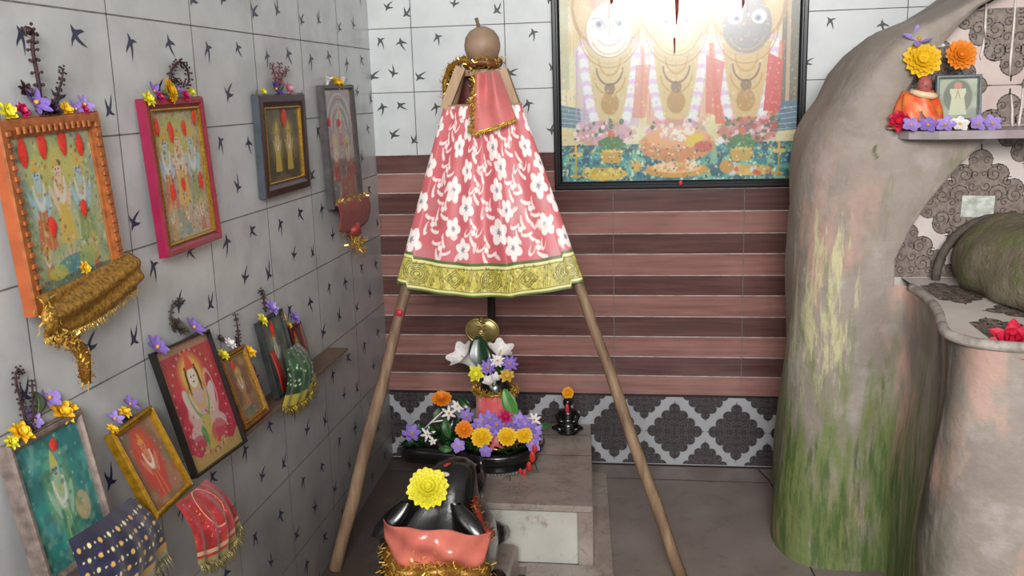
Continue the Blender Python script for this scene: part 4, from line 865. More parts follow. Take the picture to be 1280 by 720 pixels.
SK.put((SK.Y < BZ+.03).astype(float), '#55682c'); SK.put((SK.Y < BZ+.012).astype(float), '#e0dc9c'); SK.put((SK.Y < BZ).astype(float), '#c8bc58'); SK.specks(900, ['#e4dc8c', '#7c7430', '#9a9038'], .004, .010, 0, asp*.5, .03, BZ, .8)
SK.put((SK.Y < .014).astype(float), '#55682c'); SK.put(((SK.Y > .014)*(SK.Y < .024)).astype(float), '#dcd68c')
SK.put(((SK.Y > .026)*(SK.Y < .031)).astype(float), '#5c5a24'); SK.put(((SK.Y > BZ-.008)*(SK.Y < BZ-.003)).astype(float), '#5c5a24')
for k in range(12):
    cx = (k+.5)*asp*.5/6; cy = .09
    if cx > asp: break
    if k % 2 == 0:
        for q in range(5): SK.ringe(cx, cy, .075-.014*q, .056-.0105*q, .0035, '#6c6424', .9)
    else:
        for q in range(3): r = .05-.015*q; SK.line([(cx-r*1.4, cy), (cx, cy+r), (cx+r*1.4, cy), (cx, cy-r), (cx-r*1.4, cy)], .0035, '#6c6424', .9)
    for s in (-1, 1):
        for q in range(3): SK.line([(cx+s*.085+q*.012, .035), (cx+s*.12+q*.012, .145)], .0028, '#6c6424', .8)
T = thing('skirt_cloth', 'pink skirt cloth with white floral print and gold green border on the tripod', 'cloth', loc=(.45, -.45, .73))
V = []; 
def legp(a, b, z): t = (z-a.z)/(b.z-a.z); return a.lerp(b, t)
BT = Vector((.452, -.42, 1.285)); BF = Vector((.372, -.07, TOPZ))
for j in range(NR):
    v = j/(NR-1); zt = 1.205; zb = .735; z = zb+(zt-zb)*v
    Lp = legp(A_L, F_L, z)+Vector((-.018, -.020, 0)); Rp = legp(A_R, F_R, z)+Vector((.016-.006*(1-v), -.022, 0)); Bp = legp(BT, BF, z)+Vector((0, .022, 0))
    bul = .018+.022*math.sin(PI*min(1, v*1.1)); ring = hermite_ring(Lp, Rp, Bp, bul, .0035*(1-v)**.5+.0012, NS, z, v)
    for k, p in enumerate(ring):
        u = k/NS; dip = -.030*max(0, math.sin(PI*u/.4))*(1-v) if u < .4 else 0; q = Vector((p.x, p.y, z+dip+.012*(1-v)*(abs(u-.2) > .17 and u < .4))); V.append(q-T.location)
F = [(j*NS+k, j*NS+(k+1) % NS, (j+1)*NS+(k+1) % NS, (j+1)*NS+k) for j in range(NR-1) for k in range(NS)]
me = bpy.data.meshes.new('skirt_panel'); me.from_pydata([tuple(p) for p in V], [], F); me.materials.append(SATIN); me.shade_smooth()
a = me.attributes.new('Col', 'FLOAT_COLOR', 'POINT'); a.data.foreach_set('color', SK.lin().astype(np.float32).ravel())
o = bpy.data.objects.new('skirt_panel', me); C.objects.link(o); o.parent = T
g = Geo(); rg = [Vector(V[(NR-1)*NS+k]) for k in range(0, NS, 8)]; g.tube(rg+[rg[0]], .0028, 6); g.build('waist_cord', M('#b08a70', .6, name='tan_cord'), T)

# scarf on top: front flap, neck wrap, hanging loop at the left
SCF = M('#cf6f6c', .5, 0, .08, 30, bmp=.1, sheen=.3, name='rose_cloth'); SCD = M('#5e2420', .6, 0, .2, 40, name='maroon_cloth')
sc = thing('scarf', 'plain rose pink scarf with gold tinsel edge tied under the coconut', 'scarf', loc=(.46, -.5, 1.25))
TL_, TR_, BL_, BR_ = at(595, 92, Y=-.54), at(623, 88, Y=-.54), at(590, 166, Y=-.585), at(645, 148, Y=-.575)
def fs(u, v):
    p = TL_.lerp(TR_, u).lerp(BL_.lerp(BR_, u), v); fold = .010*math.sin(u*PI*3.2+.4)*(1-.55*v)+.006*math.sin(u*9+v*4)*(1-v); return p+Vector((0, -fold-.012*math.sin(PI*u), -.010*math.sin(PI*u)*v*(.3)))
g = Geo(); g.grid(fs, 36, 30, 0, True, .0012); part(g, 'front_flap', SCF, sc)
g = Geo(); fringe(g, [fs(k/20, 1) for k in range(21)], (0, -.1, -1), .010, 110, .0010, 0, .3); g.tube([fs(k/20, 1) for k in range(21)], .0022, 6); part(g, 'gold_fringe', TINSEL, sc)
g = Geo(); tinsel(g, [fs(0, k/20)+Vector((0, -.004, 0)) for k in range(21)], .012, 380, .010, .0012, 0); tinsel(g, [fs(0, k/20) for k in range(21)], .012, 150, .008, .0012, 1); part(g, 'tinsel_edge', [TINSEL, TINSELDK], sc)
g = Geo(); nk = []
for k in range(25): a = 2*PI*k/24; nk.append((cc.x+.043*math.cos(a), cc.y+.036*math.sin(a), cc.z-.045+.004*math.sin(3*a)))
g.tube(nk, .011, 8, 0, True, False); tinsel(g, nk, .019, 700, .010, .0014, 1); tinsel(g, nk, .018, 160, .010, .0012, 2); part(g, 'neck_wrap', [M('#7c4a28', .5, .2, .2, 60, name='bronze_cloth'), TINSEL, TINSELDK], sc)
lp = [at(600, 78, Y=-.44), at(580, 74, Y=-.43), at(563, 84, Y=-.42), at(556, 104, Y=-.42), at(557, 128, Y=-.43)]
g = Geo(); g.tube(lp, [.008, .010, .010, .009, .004], 8); tinsel(g, lp, .016, 420, .010, .0012, 1); part(g, 'hanging_loop', [TINSELDK, TINSEL], sc)
def back(u, v): a = at(562, 88, Y=-.40).lerp(at(600, 84, Y=-.40), u); b = at(556, 134, Y=-.40).lerp(at(612, 134, Y=-.40), u); return a.lerp(b, v)+Vector((0, .008*math.sin(u*9), 0))
g = Geo(); g.grid(back, 20, 12, 0, True, .0012); part(g, 'rear_flap', SCD, sc)

# ------------------------------------------------------------------ lingam and offerings
LC = Vector((.430, -.335, TOPZ))
li = thing('stone_lingam', 'black stone lingam with round basin base on the marble platform', 'shrine stone', loc=LC)
g = Geo(); g.lathe([(.001, 0), (.118, 0), (.124, .008), (.118, .016), (.128, .026), (.142, .040), (.146, .054), (.142, .062), (.132, .063), (.122, .052), (.06, .046), (.001, .046)], 48); g.build('basin', BLACKSTONE, li)
g = Geo()
def spo(k):
    t = k/10; e_ = math.sqrt(max(0, 1-max(0, (t-.72)/.29)**2)); x = -.10-.20*t; w_ = .085*(1-.3*t)*e_+.002; h_ = .056*(.35+.65*e_); return [(x, -w_*.8, .001), (x, -w_*.98, h_*.35), (x, -w_, h_*.7), (x, -w_*.88, h_*.95), (x, -w_*.7, h_), (x, -w_*.5, h_-.012*e_), (x, 0, h_-.016*e_), (x, w_*.5, h_-.012*e_), (x, w_*.7, h_), (x, w_*.88, h_*.95), (x, w_, h_*.7), (x, w_*.98, h_*.35), (x, w_*.8, .001)]
g.loft([spo(k) for k in range(11)], 0, True); g.build('spout', BLACKSTONE, li)
g = Geo(); g.lathe([(.001, .04), (.047, .04), (.048, .06), (.047, .22), (.044, .24), (.032, .262), (.015, .272), (.001, .274)], 28); g.build('shaft', BLACKSTONE, li)
g = Geo()
for k in range(26):
    a = -PI*.80+k*PI*.6/25; g.ball((.140*math.cos(a), .140*math.sin(a), .006), .0032, 5)
g.build('bead_string', M('#9a948c', .4, .4, name='dull_silver_beads'), li)
# red powder smear on basin
g = Geo(); 
for (u, v, r) in ((665, 572, .012), (661, 584, .010), (655, 594, .008), (668, 562, .009), (650, 590, .006)):
    q = at(u, v, Y=-.335-.125)-LC; g.ball((q.x, q.y+.006, max(.006, q.z)), r*.9, 8, 0, (.9, .45, 1.7))
g.build('red_paste_smear', M('#c02a20', .5, name='wet_red_paste'), li)
# cloth wrap
g = Geo(); rl = random.Random(4)
def scatter_leaf(cx, cy, cz, L, W, a, tl):
    d = Vector((math.cos(a)*math.cos(tl), math.sin(a)*math.cos(tl), math.sin(tl))); s_ = Vector((-math.sin(a), math.cos(a), 0)); n_ = d.cross(s_)
    def f(u, v): w_ = W*math.sin(PI*min(.98, .05+v*.92))**.8; return Vector((cx, cy, cz))+d*L*v+s_*(u-.5)*w_+n_*(-.12*L*math.sin(PI*v)+abs(u-.5)*w_*.3)
    g.grid(f, 4, 6, rl.choice((0, 0, 1)), True)
for k in range(120):
    a = rl.uniform(-PI, PI); q_ = rl.uniform(.066, .118); scatter_leaf(q_*math.cos(a), q_*math.sin(a), rl.uniform(.046, .075), rl.uniform(.03, .05), rl.uniform(.014, .024), a+rl.uniform(-1.2, 1.2), rl.uniform(.1, .9))
for k in range(90):
    x_ = rl.uniform(-.29, -.10); scatter_leaf(x_, rl.uniform(-.055, .03), rl.uniform(.040, .062)+.05*max(0, 1-abs(x_+.16)/.1)*rl.random(), rl.uniform(.03, .055), rl.uniform(.014, .026), rl.uniform(-PI, PI), rl.uniform(.1, 1.0))
o = g.build('leaf_heap', [DGRN, GRN]); o.location = LC
tag(o, 'loose heap of dark green offering leaves under the blossoms on the lingam base', 'leaves', kind='stuff')
T = thing('lingam_cloth', 'coral pink cloth with gold tinsel collar wrapped round the lingam shaft', 'cloth', loc=LC)
WR = Canvas(3, 60, '#dc6668', 61).mottle(['#c84c54', '#e88a84'], 5)
for k in range(26): x = WR.rng.uniform(0, 3); y = WR.rng.uniform(.1, .9); WR.ell(x, y, .07, .035, '#eda8a0', .8, x*7); WR.ell(x+.06, y+.05, .05, .03, '#e89890', .8, x*3)
def wr(u, v): a = 2*PI*u+.6; r = .0590+.003*math.sin(a*7)*(1-v)+.010*(1-v)**2; return (r*math.cos(a), r*math.sin(a), .060+.165*v)
g = Geo(); g.grid(wr, WR.W-1, WR.H-1, 0, True); g.build('wrapped_cloth', SATIN, T, WR.lin().reshape(-1, 4))
nk = [(.062*math.cos(2*PI*k/24), .062*math.sin(2*PI*k/24), .222) for k in range(25)]
g = Geo(); g.tube(nk, .006, 8, 0, True, False); tinsel(g, nk, .016, 700, .010, .0012, 1); g.build('tinsel_collar', [TINSELDK, TINSEL], T)
nk = [(.070*math.cos(2*PI*k/24), .070*math.sin(2*PI*k/24), .058) for k in range(25)]
g = Geo(); g.tube(nk, .003, 6, 0, True, False); tinsel(g, nk, .004, 160, .006, .001, 0); g.build('gold_hem', [TINSEL], T)
# brass cobra hood
T = thing('brass_cobra', 'brass cobra hood standing behind the lingam against the planked tiles', 'statue', loc=(.405, -.235, TOPZ+.05))
BR = M('#b09a62', .3, .75, .15, 60, name='aged_brass')
hc = at(603, 413, Y=-.25)-Vector((.405, -.235, TOPZ+.05)); g = Geo()
def hood(u, v):
    a = 2*PI*u; x = .046*math.sin(a)*(1+.10*abs(math.sin(a))); z = -.040*math.cos(a)*(1 if math.cos(a) > 0 else 1); s = v; 
    if z > 0: z *= 1-.25*math.exp(-(x/.012)**2)
    return (hc.x+x*s, -.010-.014*(1-s*s)+.012*math.cos(s*PI)*.3, hc.z+z*s)
g.grid(hood, 40, 8, 0, True, .004); g.build('hood', BR, T)
g = Geo(); rim = [Vector(hood(k/40, 1))+Vector((0, -.003, 0)) for k in range(41)]; g.tube(rim, .004, 8, 0, True, False); rim = [Vector(hood(k/40, .8))+Vector((0, -.003, 0)) for k in range(41)]; g.tube(rim, .0016, 6, 0, True, False); g.build('hood_rim', BR, T)
g = Geo()
for k in range(7): z = hc.z-.028+k*.009; g.tube([(hc.x-.012, -.027, z), (hc.x, -.031, z-.003), (hc.x+.012, -.027, z)], .0016, 6)
g.build('belly_ridges', BR, T)
g = Geo(); g.ball((hc.x, -.024, hc.z+.036), .009, 9, 0, (1, 1.5, 1)); g.ball((hc.x, -.036, hc.z+.034), .006, 8); g.build('head', BR, T)
g = Geo(); g.tube([(hc.x, .0, hc.z-.03), (0, .01, hc.z*.6), (-.01, .012, hc.z*.3), (0, .02, .0)], [.012, .013, .016, .022], 12); g.build('body_coil', BR, T)
# flowers round and on the lingam
lt = LC+Vector((0, 0, .225))
leaf('broad dark green leaf standing upright in front of the brass cobra', at(602, 478, Y=-.33), at(598, 420, Y=-.30), .080, DGRN, up=(0, -1, .1), name='broad_leaf', bend=.05)
leaf('second dark green leaf leaning right beside the broad upright leaf', at(612, 474, Y=-.325), at(630, 442, Y=-.30), .065, DGRN, up=(0, -1, .1), name='broad_leaf', bend=.05)
leaf('bright green leaf standing at the right side of the pink lingam cloth', at(645, 522, Y=-.42), at(630, 486, Y=-.41), .042, M('#4f8a3c', .4, name='bright_leaf'), up=(0, -1, .1), name='broad_leaf', bend=.04)
def tocam(p, up=.35): d = (CAM-Vector(p)).normalized(); return d+Vector((0, 0, up))
lily('white trumpet flower leaning left of the brass cobra', at(572, 440, Y=-.37), Vector((-.55, -.45, .75)), .040, .085)
lily('white trumpet flower leaning right of the brass cobra', at(627, 433, Y=-.36), Vector((.28, -.35, .9)), .034, .072)
def fl(fn, label, u, v, Y, r, mat, up=.3, **k): p = at(u, v, Y=Y); return fn(label, p, tocam(p, up), r, mat, **k)
fl(blossom, 'violet many petalled blossom left of the white ones on the lingam top', 610, 460, -.385, .028, PUR, n=9, wd=.35)
fl(blossom, 'violet many petalled blossom at the right of the lingam top', 637, 455, -.385, .028, PUR, n=9, wd=.35)
fl(blossom, 'white many petalled blossom between the violet ones on the lingam top', 622, 451, -.375, .026, WHT, n=9, wd=.35)
lily('white tube flower lowest in front of the lingam top bouquet', at(611, 474, Y=-.40), Vector((-.05, -.6, .8)), .018, .045)
lily('white tube flower right of the lowest one in the lingam bouquet', at(620, 470, Y=-.40), Vector((.25, -.5, .8)), .014, .045)
fl(blossom, 'white blossom half hidden behind the lemon bloom on the lingam top', 601, 462, -.375, .020, WHT, n=7, wd=.4)
fl(cluster, 'lemon yellow bloom at the left of the lingam top bouquet', 595, 468, -.395, .030, LEM)
fl(cluster, 'golden bloom at the right of the lingam top bouquet', 634, 470, -.39, .026, FL('#d8b040', 'golden_petal'))
ybl = [(580, 537, -.445, .028, ORG, 'orange yellow marigold leftmost of the four round the lingam cloth'), (602, 547, -.455, .032, YEL, 'large yellow marigold in front of the lingam cloth'), (634, 546, -.455, .030, YEL, 'yellow marigold right of the large one before the lingam cloth'), (655, 544, -.445, .026, YEL, 'yellow marigold rightmost of the four round the lingam cloth')]
for u, v, Y, r, mt, lab in ybl: fl(marigold, lab, u, v, Y, r, mt)
fl(marigold, 'orange marigold lying on the left spout of the lingam base', 552, 499, -.33, .032, ORG, up=1.2)
rows = [(603, 527), (612, 523), (621, 531), (616, 538), (630, 531), (641, 534), (650, 525), (657, 530), (646, 538), (669, 540), (610, 534), (662, 536), (668, 546), (598, 532), (640, 526)]
for k, (u, v) in enumerate(rows): fl(blossom, 'small purple blossom in the heap between the lingam cloth and marigolds', u, v, -.415-.004*(k % 4), .027, PUR if k % 3 else LIL, n=6, wd=.5, group='purple blossoms heaped before the lingam cloth')
fl(cluster, 'magenta bloom in the purple heap right of the lingam cloth', 632, 521, -.43, .024, MAG)
fl(blossom, 'white blossom at the right rim of the lingam basin', 668, 525, -.39, .024, WHT, n=7, wd=.35)
fl(blossom, 'purple blossom lying at the front left on the basin rim', 573, 558, -.462, .024, LIL, wd=.8)
fl(blossom, 'purple blossom lying at the front middle of the basin rim', 607, 565, -.478, .022, PUR, wd=.8)
fl(blossom, 'purple blossom lying at the front right of the basin rim', 666, 557, -.43, .024, LIL, wd=.8)
fl(blossom, 'purple blossom left of the basin beside the leftmost marigold', 583, 520, -.40, .026, PUR, n=6, wd=.5)
fl(blossom, 'large purple blossom at the far left end of the spout', 515, 542, -.36, .034, PUR, n=6, wd=.5)
fl(blossom, 'white blossom left of the lingam behind the purple one', 572, 508, -.37, .024, WHT, n=7, wd=.4)
fl(blossom, 'white narrow petalled blossom above the spout', 534, 543, -.38, .026, WHT, n=6, wd=.3)
fl(blossom, 'white blossom with narrow petals nearest the orange marigold', 561, 517, -.37, .028, WHT, n=6, wd=.3)
fl(blossom, 'pale small blossom at the foot of the green leaves left of basin', 541, 552, -.40, .014, WHT, n=5, wd=.5)
for i, (a, b, w_, lab) in enumerate((((556, 512), (530, 536), .006, 'pale long bud lying above the spout, upper of two'), ((562, 524), (538, 528), .006, 'pale long bud lying above the spout, lower of two'))):
    p, q = at(*a, Y=-.38), at(*b, Y=-.38); T = thing('flower_bud', lab, 'bud', loc=p); g = Geo(); g.tube([(0, 0, 0), (q-p)*.6, q-p], [.0015, .003, .001], 6); g.build('bud_tube', WHT, T)
leaf('dark green leaf left of the basin beside the spout blossoms', at(562, 548, Y=-.40), at(556, 522, Y=-.39), .030, GRN)
leaf('grey green round leaf above the spout under the long buds', at(545, 528, Y=-.37), at(549, 510, Y=-.36), .026, M('#4a5a48', .5, name='grey_green_leaf'))
leaf('dark leaf behind the lingam cloth at its left', at(590, 512, Y=-.38), at(572, 496, Y=-.36), .026, DGRN)
leaf('green leaf at the right rim of the basin under the white blossom', at(668, 536, Y=-.39), at(690, 530, Y=-.36), .02, GRN)
leaf('green leaf hanging over the front left of the basin', at(566, 562, Y=-.44), at(548, 560, Y=-.44), .022, GRN)
# small black figure with marigold at the platform's back right
p = at(710, 541, Z=TOPZ)
T = thing('stone_figurine', 'small black stone seated figurine at the back right corner of the platform', 'figurine', loc=(p.x, -.085, TOPZ))
g = Geo(); g.lathe([(.001, 0), (.036, 0), (.038, .010), (.034, .016), (.036, .024), (.034, .036), (.026, .042), (.022, .052), (.026, .064), (.024, .076), (.012, .082), (.009, .088), (.015, .096), (.016, .106), (.010, .116), (.001, .119)], 24); g.build('body', BLACKSTONE, T)
g = Geo()
for s in (-1, 1): g.tube([(s*.022, 0, .074), (s*.036, -.006, .058), (s*.028, -.024, .046), (s*.010, -.030, .046)], [.007, .007, .006, .005], 8); g.tube([(s*.020, -.005, .026), (s*.042, -.022, .022), (s*.018, -.036, .018)], [.011, .010, .007], 8)
g.build('limbs', BLACKSTONE, T)
g = Geo(); g.ball((0, -.022, .088), .007, 8, 0, (1, .6, 2.4)); g.build('red_mark', M('#d02a4a', .4, name='bright_red_paste'), T)
pm = at(710, 491, Y=-.11); marigold('yellow orange marigold crowning the small black stone figurine', pm, tocam(pm, .1), .020, FL('#f0a818', 'amber_petal'))

# ------------------------------------------------------------------ black stone bull in the foreground
NB = Vector((.383, -1.0, -.065)); nb = thing('bull_statue', 'glossy black stone bull statue with red cloth in the foreground facing the lingam', 'statue', loc=NB)
g = Geo(); g.box(-.15, .16, -.14, .30, 0, .11, 0, .01); g.build('pedestal', MARB, nb)
g = Geo()
def sec(z, hw, y0, y1, cx=0, e=2.6, n=36, dent=0):
    out = []
    for k in range(n):
        a = 2*PI*k/n; c, s = math.cos(a), math.sin(a); x = cx+hw*math.copysign(abs(c)**(2/e), c); y = (y0+y1)/2+(y1-y0)/2*math.copysign(abs(s)**(2/e), s)
        if s < 0: y += dent*math.exp(-((x-cx)/(hw*.45))**2)
        out.append((x, y, z))
    return out
P0 = 0.065
g.loft([sec(.11, .125, -.09, .26), sec(.15, .135, -.11, .27), sec(.20, .138, -.11, .26), sec(.25, .136, -.105, .23), sec(.280, .132, -.10, .20, -.003), sec(.300, .126, -.088, .19, -.003, 2.3, 36, .018), sec(.320, .112, -.074, .18, .0, 2.2, 36, .024), sec(.342, .096, -.058, .165, .008, 2.1, 36, .024),
        sec(.365, .084, -.040, .15, .018, 2, 36, .014), sec(.388, .073, -.020, .13, .028, 2, 36, .006), sec(.408, .060, .0, .12, .040, 2), sec(.424, .046, .02, .11, .050, 2), sec(.436, .030, .035, .095, .055, 2), sec(.441, .010, .05, .08, .055, 2)], 0, True); g.build('body', BLACKSTONE, nb)
for s in (-1, 1):
    g = Geo(); c0_ = .012
    def ear(u, v, s=s): a = 2*PI*u; w_ = .012+.020*math.sin(PI*min(.98, .05+v*.8)); x = c0_+s*(.060+.062*v-.006*v*v); return (x+s*w_*math.cos(a)*.9, -.048-.036*v+w_*.42*math.sin(a), .378-.070*v)
    g.grid(ear, 20, 12, 0, True); g.build('ear', BLACKSTONE, nb)
g = Geo(); g.ball((.045, .19, .32), .06, 12, 0, (.9, 1.5, .9)); g.tube([(.045, .22, .32), (.045, .30, .29)], [.05, .034], 14); g.build('head', BLACKSTONE, nb)
for s in (-1, 1):
    g = Geo(); g.tube([(.045+s*.03, .19, .36), (.045+s*.045, .185, .383), (.045+s*.038, .19, .400)], [.010, .008, .002], 10); g.build('horn', BLACKSTONE, nb)
for s in (-1, 1):
    g = Geo(); g.tube([(s*.09, .24, .16), (s*.11, .32, .13), (s*.085, .36, .125)], [.035, .026, .02], 10); g.build('foreleg', BLACKSTONE, nb)
q = at(566, 582, Y=-.95)-NB; g = Geo(); g.ball((q.x, q.y, q.z-.004), .022, 10, 0, (1.2, .8, .55)); g.build('red_paste_mark', M('#c23a28', .5, name='brick_red_paste'), nb)
q = at(554, 592, Y=-.985)-NB; g = Geo(); g.ball((q.x, q.y, q.z-.002), .012, 8, 0, (1.3, .7, .5)); g.build('white_paste_mark', M('#cfc4c0', .5, name='white_paste'), nb)
pm = at(535, 611, Y=-1.035)
T = marigold('big lemon yellow marigold resting on the black bull statue', pm, tocam(pm, .5), .050, FL('#efe53a', 'bright_lemon_petal'), layers=6, dense=1.25)
# red cloth on the bull
T = thing('bull_cloth', 'glossy coral red cloth wrapped across the back of the black bull', 'cloth', loc=NB)
TL_, TR_ = at(470, 662, Y=-1.135)-NB, at(609, 682, Y=-1.135)-NB
def bc(u, v):
    p = TL_.lerp(TR_, u); wd = .064+.032*math.sin(PI*u)+.01*math.sin(u*8); x = p.x; y = p.y+.06*(abs(2*u-1)**3.2)-.016*math.sin(PI*v)-.006*math.sin(u*17+v*5)-.008*math.sin(u*6-v*6); return (x*(1-.12*v*abs(2*u-1)), y+.0, p.z+.020*math.sin(PI*u)-wd*v)
g = Geo(); g.grid(bc, 50, 24, 0, True, .002); g.build('draped_cloth', M('#dc7868', .25, 0, .10, 20, coat=.4, name='coral_satin'), T)
g = Geo(); side = [Vector(bc(1, .1)), at(603, 660, Y=-1.04)-NB, at(597, 640, Y=-1.0)-NB, at(592, 622, Y=-.97)-NB]
g.tube(side, [.010, .009, .008, .006], 8); tinsel(g, side, .014, 200, .012, .001, 1); tinsel(g, side, .016, 60, .03, .0006, 2); g.build('tied_end', [M('#8c2a20', .5, name='dark_red_cloth'), TINSELDK, DARKW], T)
T = thing('tinsel_garland', 'thick gold tinsel garland below the red cloth on the bull', 'garland', loc=NB)
tp = []
for k in range(21):
    u = k/20; p = Vector(bc(u, 1)); tp.append((p.x, p.y-.004, p.z-.012))
g = Geo(); g.tube(tp, .020, 10); tinsel(g, tp, .034, 1300, .014, .0014, 1); tinsel(g, tp, .034, 300, .012, .0014, 0)
tp2 = [(x, y+.004, z-.04) for x, y, z in tp]; g.tube(tp2, .022, 10); tinsel(g, tp2, .036, 1200, .014, .0014, 1); g.build('tinsel_strands', [TINSELDK, TINSEL], T)
# small dark knob of an oil lamp beside the bull
q = at(622, 719, Y=-.98); T = thing('oil_lamp', 'small dark round oil lamp beside the bull at the photo bottom', 'lamp', loc=(q.x, q.y, -.052))
hh = q.z+.06; g = Geo(); g.lathe([(.001, 0), (.026, 0), (.028, .006), (.010, .014), (.008, hh*.5), (.012, hh-.03), (.020, hh-.022), (.021, hh-.008), (.014, hh+.002), (.001, hh+.005)], 20); g.build('lamp_body', M('#2a1a1c', .25, .3, name='dark_bronze'), T)

# ------------------------------------------------------------------ cement grotto at the right
def cement(name):
    m, nt, bs = nmat(name); v = coords(nt); f = noise(nt, v, 5, 7, .65); s = nt.nodes.new('ShaderNodeSeparateXYZ'); nt.links.new(v, s.inputs[0]); X, Y, Z = s.outputs
    col = mixn(nt, L4('#a0958b'), L4('#8a7f77'), ramp(nt, f, .35, .65)); col = mixn(nt, col, L4('#b0a8a4'), mth(nt, 'MULTIPLY', ramp(nt, noise(nt, v, 13, 5), .52, .7), .6))
    vs = coords(nt, (6, 6, 1.1)); st = noise(nt, vs, 3.2, 7, .65, .3); st2 = noise(nt, coords(nt, (9, 9, 1.2), (5, 1, 2)), 4, 6, .7)
    # pink paint remains
    col = mixn(nt, col, L4('#c09a8c'), mth(nt, 'MULTIPLY', mth(nt, 'MULTIPLY', ramp(nt, noise(nt, coords(nt, (2.5, 2.5, 1), (2, 7, 1)), 3.0, 5), .54, .62), ramp(nt, Z, 1.15, .8)), .75))
    # flaked pale yellow wash, a patch of its own near the left edge
    wy = mth(nt, 'MULTIPLY', ramp(nt, mth(nt, 'ABSOLUTE', mth(nt, 'SUBTRACT', X, 1.335)), .085, .03), mth(nt, 'MULTIPLY', ramp(nt, Z, .95, .82), ramp(nt, Z, .25, .62)))
    col = mixn(nt, col, L4('#c6c096'), mth(nt, 'MULTIPLY', ramp(nt, mth(nt, 'ADD', st2, mth(nt, 'MULTIPLY', wy, .16)), .60, .68), mth(nt, 'MULTIPLY', ramp(nt, wy, 0, .25), .9)))
    # moss and algae low down
    mz = ramp(nt, Z, .72, .12); low = ramp(nt, Y, -1.16, -1.02)
    mo = mth(nt, 'MULTIPLY', ramp(nt, mth(nt, 'ADD', st, mth(nt, 'MULTIPLY', mz, .30)), .60, .78), low); col = mixn(nt, col, L4('#6a7a3a'), mth(nt, 'MULTIPLY', mo, .85))
    mo2 = mth(nt, 'MULTIPLY', ramp(nt, mth(nt, 'ADD', st2, mth(nt, 'MULTIPLY', mz, .22)), .66, .80), low); col = mixn(nt, col, L4('#3d5a26'), mth(nt, 'MULTIPLY', mo2, .8))
    # dark water streak on the shoulder of the basin wall
    dk = mth(nt, 'MULTIPLY', ramp(nt, mth(nt, 'ABSOLUTE', mth(nt, 'SUBTRACT', Y, -1.04)), .13, .05), ramp(nt, mth(nt, 'SUBTRACT', X, mth(nt, 'MULTIPLY', st, .02)), 1.58, 1.5))
    dk = mth(nt, 'MULTIPLY', dk, mth(nt, 'MULTIPLY', ramp(nt, Z, .12, .35), ramp(nt, st, .30, .52))); col = mixn(nt, col, L4('#3b3a33'), mth(nt, 'MULTIPLY', dk, .85))
    nt.links.new(col, bs.inputs['Base Color']); bs.inputs['Roughness'].default_value = .75; bump(nt, bs, mth(nt, 'ADD', f, mth(nt, 'MULTIPLY', noise(nt, v, 40, 5), .4)), .5, .012); return m
CEM = cement('mossy_cement'); RIMZ = .735
gr = thing('cement_grotto', 'big rough grey cement shrine with mossy curved wall and tiled niche', 'shrine', loc=(0, 0, 0))
def smooth_path(pts, per=6, closed=False):
    P = [Vector(p) for p in pts]; out = []; n = len(P)
    for i in range(n if closed else n-1):
        a, b, c, d = (P[(i-1) % n], P[i], P[(i+1) % n], P[(i+2) % n]) if closed else (P[max(0, i-1)], P[i], P[i+1], P[min(n-1, i+2)])
        for k in range(per): t = k/per; out.append(.5*((2*b)+(c-a)*t+(2*a-5*b+4*c-d)*t*t+(3*b-a-3*c+d)*t**3))
    if not closed: out.append(P[-1])
    return out
plan = smooth_path([(1.38, -.01, 0), (1.29, -.22, 0), (1.262, -.42, 0), (1.275, -.53, 0), (1.34, -.60, 0), (1.44, -.61, 0), (1.515, -.60, 0), (1.535, -.68, 0), (1.525, -.86, 0), (1.492, -1.03, 0), (1.488, -1.10, 0), (1.53, -1.165, 0), (1.64, -1.20, 0), (1.85, -1.23, 0), (2.3, -1.25, 0), (2.595, -1.25, 0)], 7)
rnd = random.Random(5)
def wob(x, y, z): return .006*math.sin(x*23+z*7)+.005*math.sin(y*19+z*13+1)
rings = []; inner = [(2.595, -.01), (1.9, -.01)]
NZ = 26
g = Geo(); zs = [-.12+(RIMZ+.12)*k/NZ for k in range(NZ+1)]
xs_bot = lambda z: -.030*max(0, (.6-z))/.6
for z in zs:
    rings.append([(p.x+xs_bot(z)*.6+wob(p.x, p.y, z), p.y+wob(p.y, p.x, z)*.8, z) for p in plan]+[(2.595, -.01, z), (1.9, -.01, z)])
g.loft(rings, 0, True, True, False); part(g, 'curved_wall', CEM, gr)
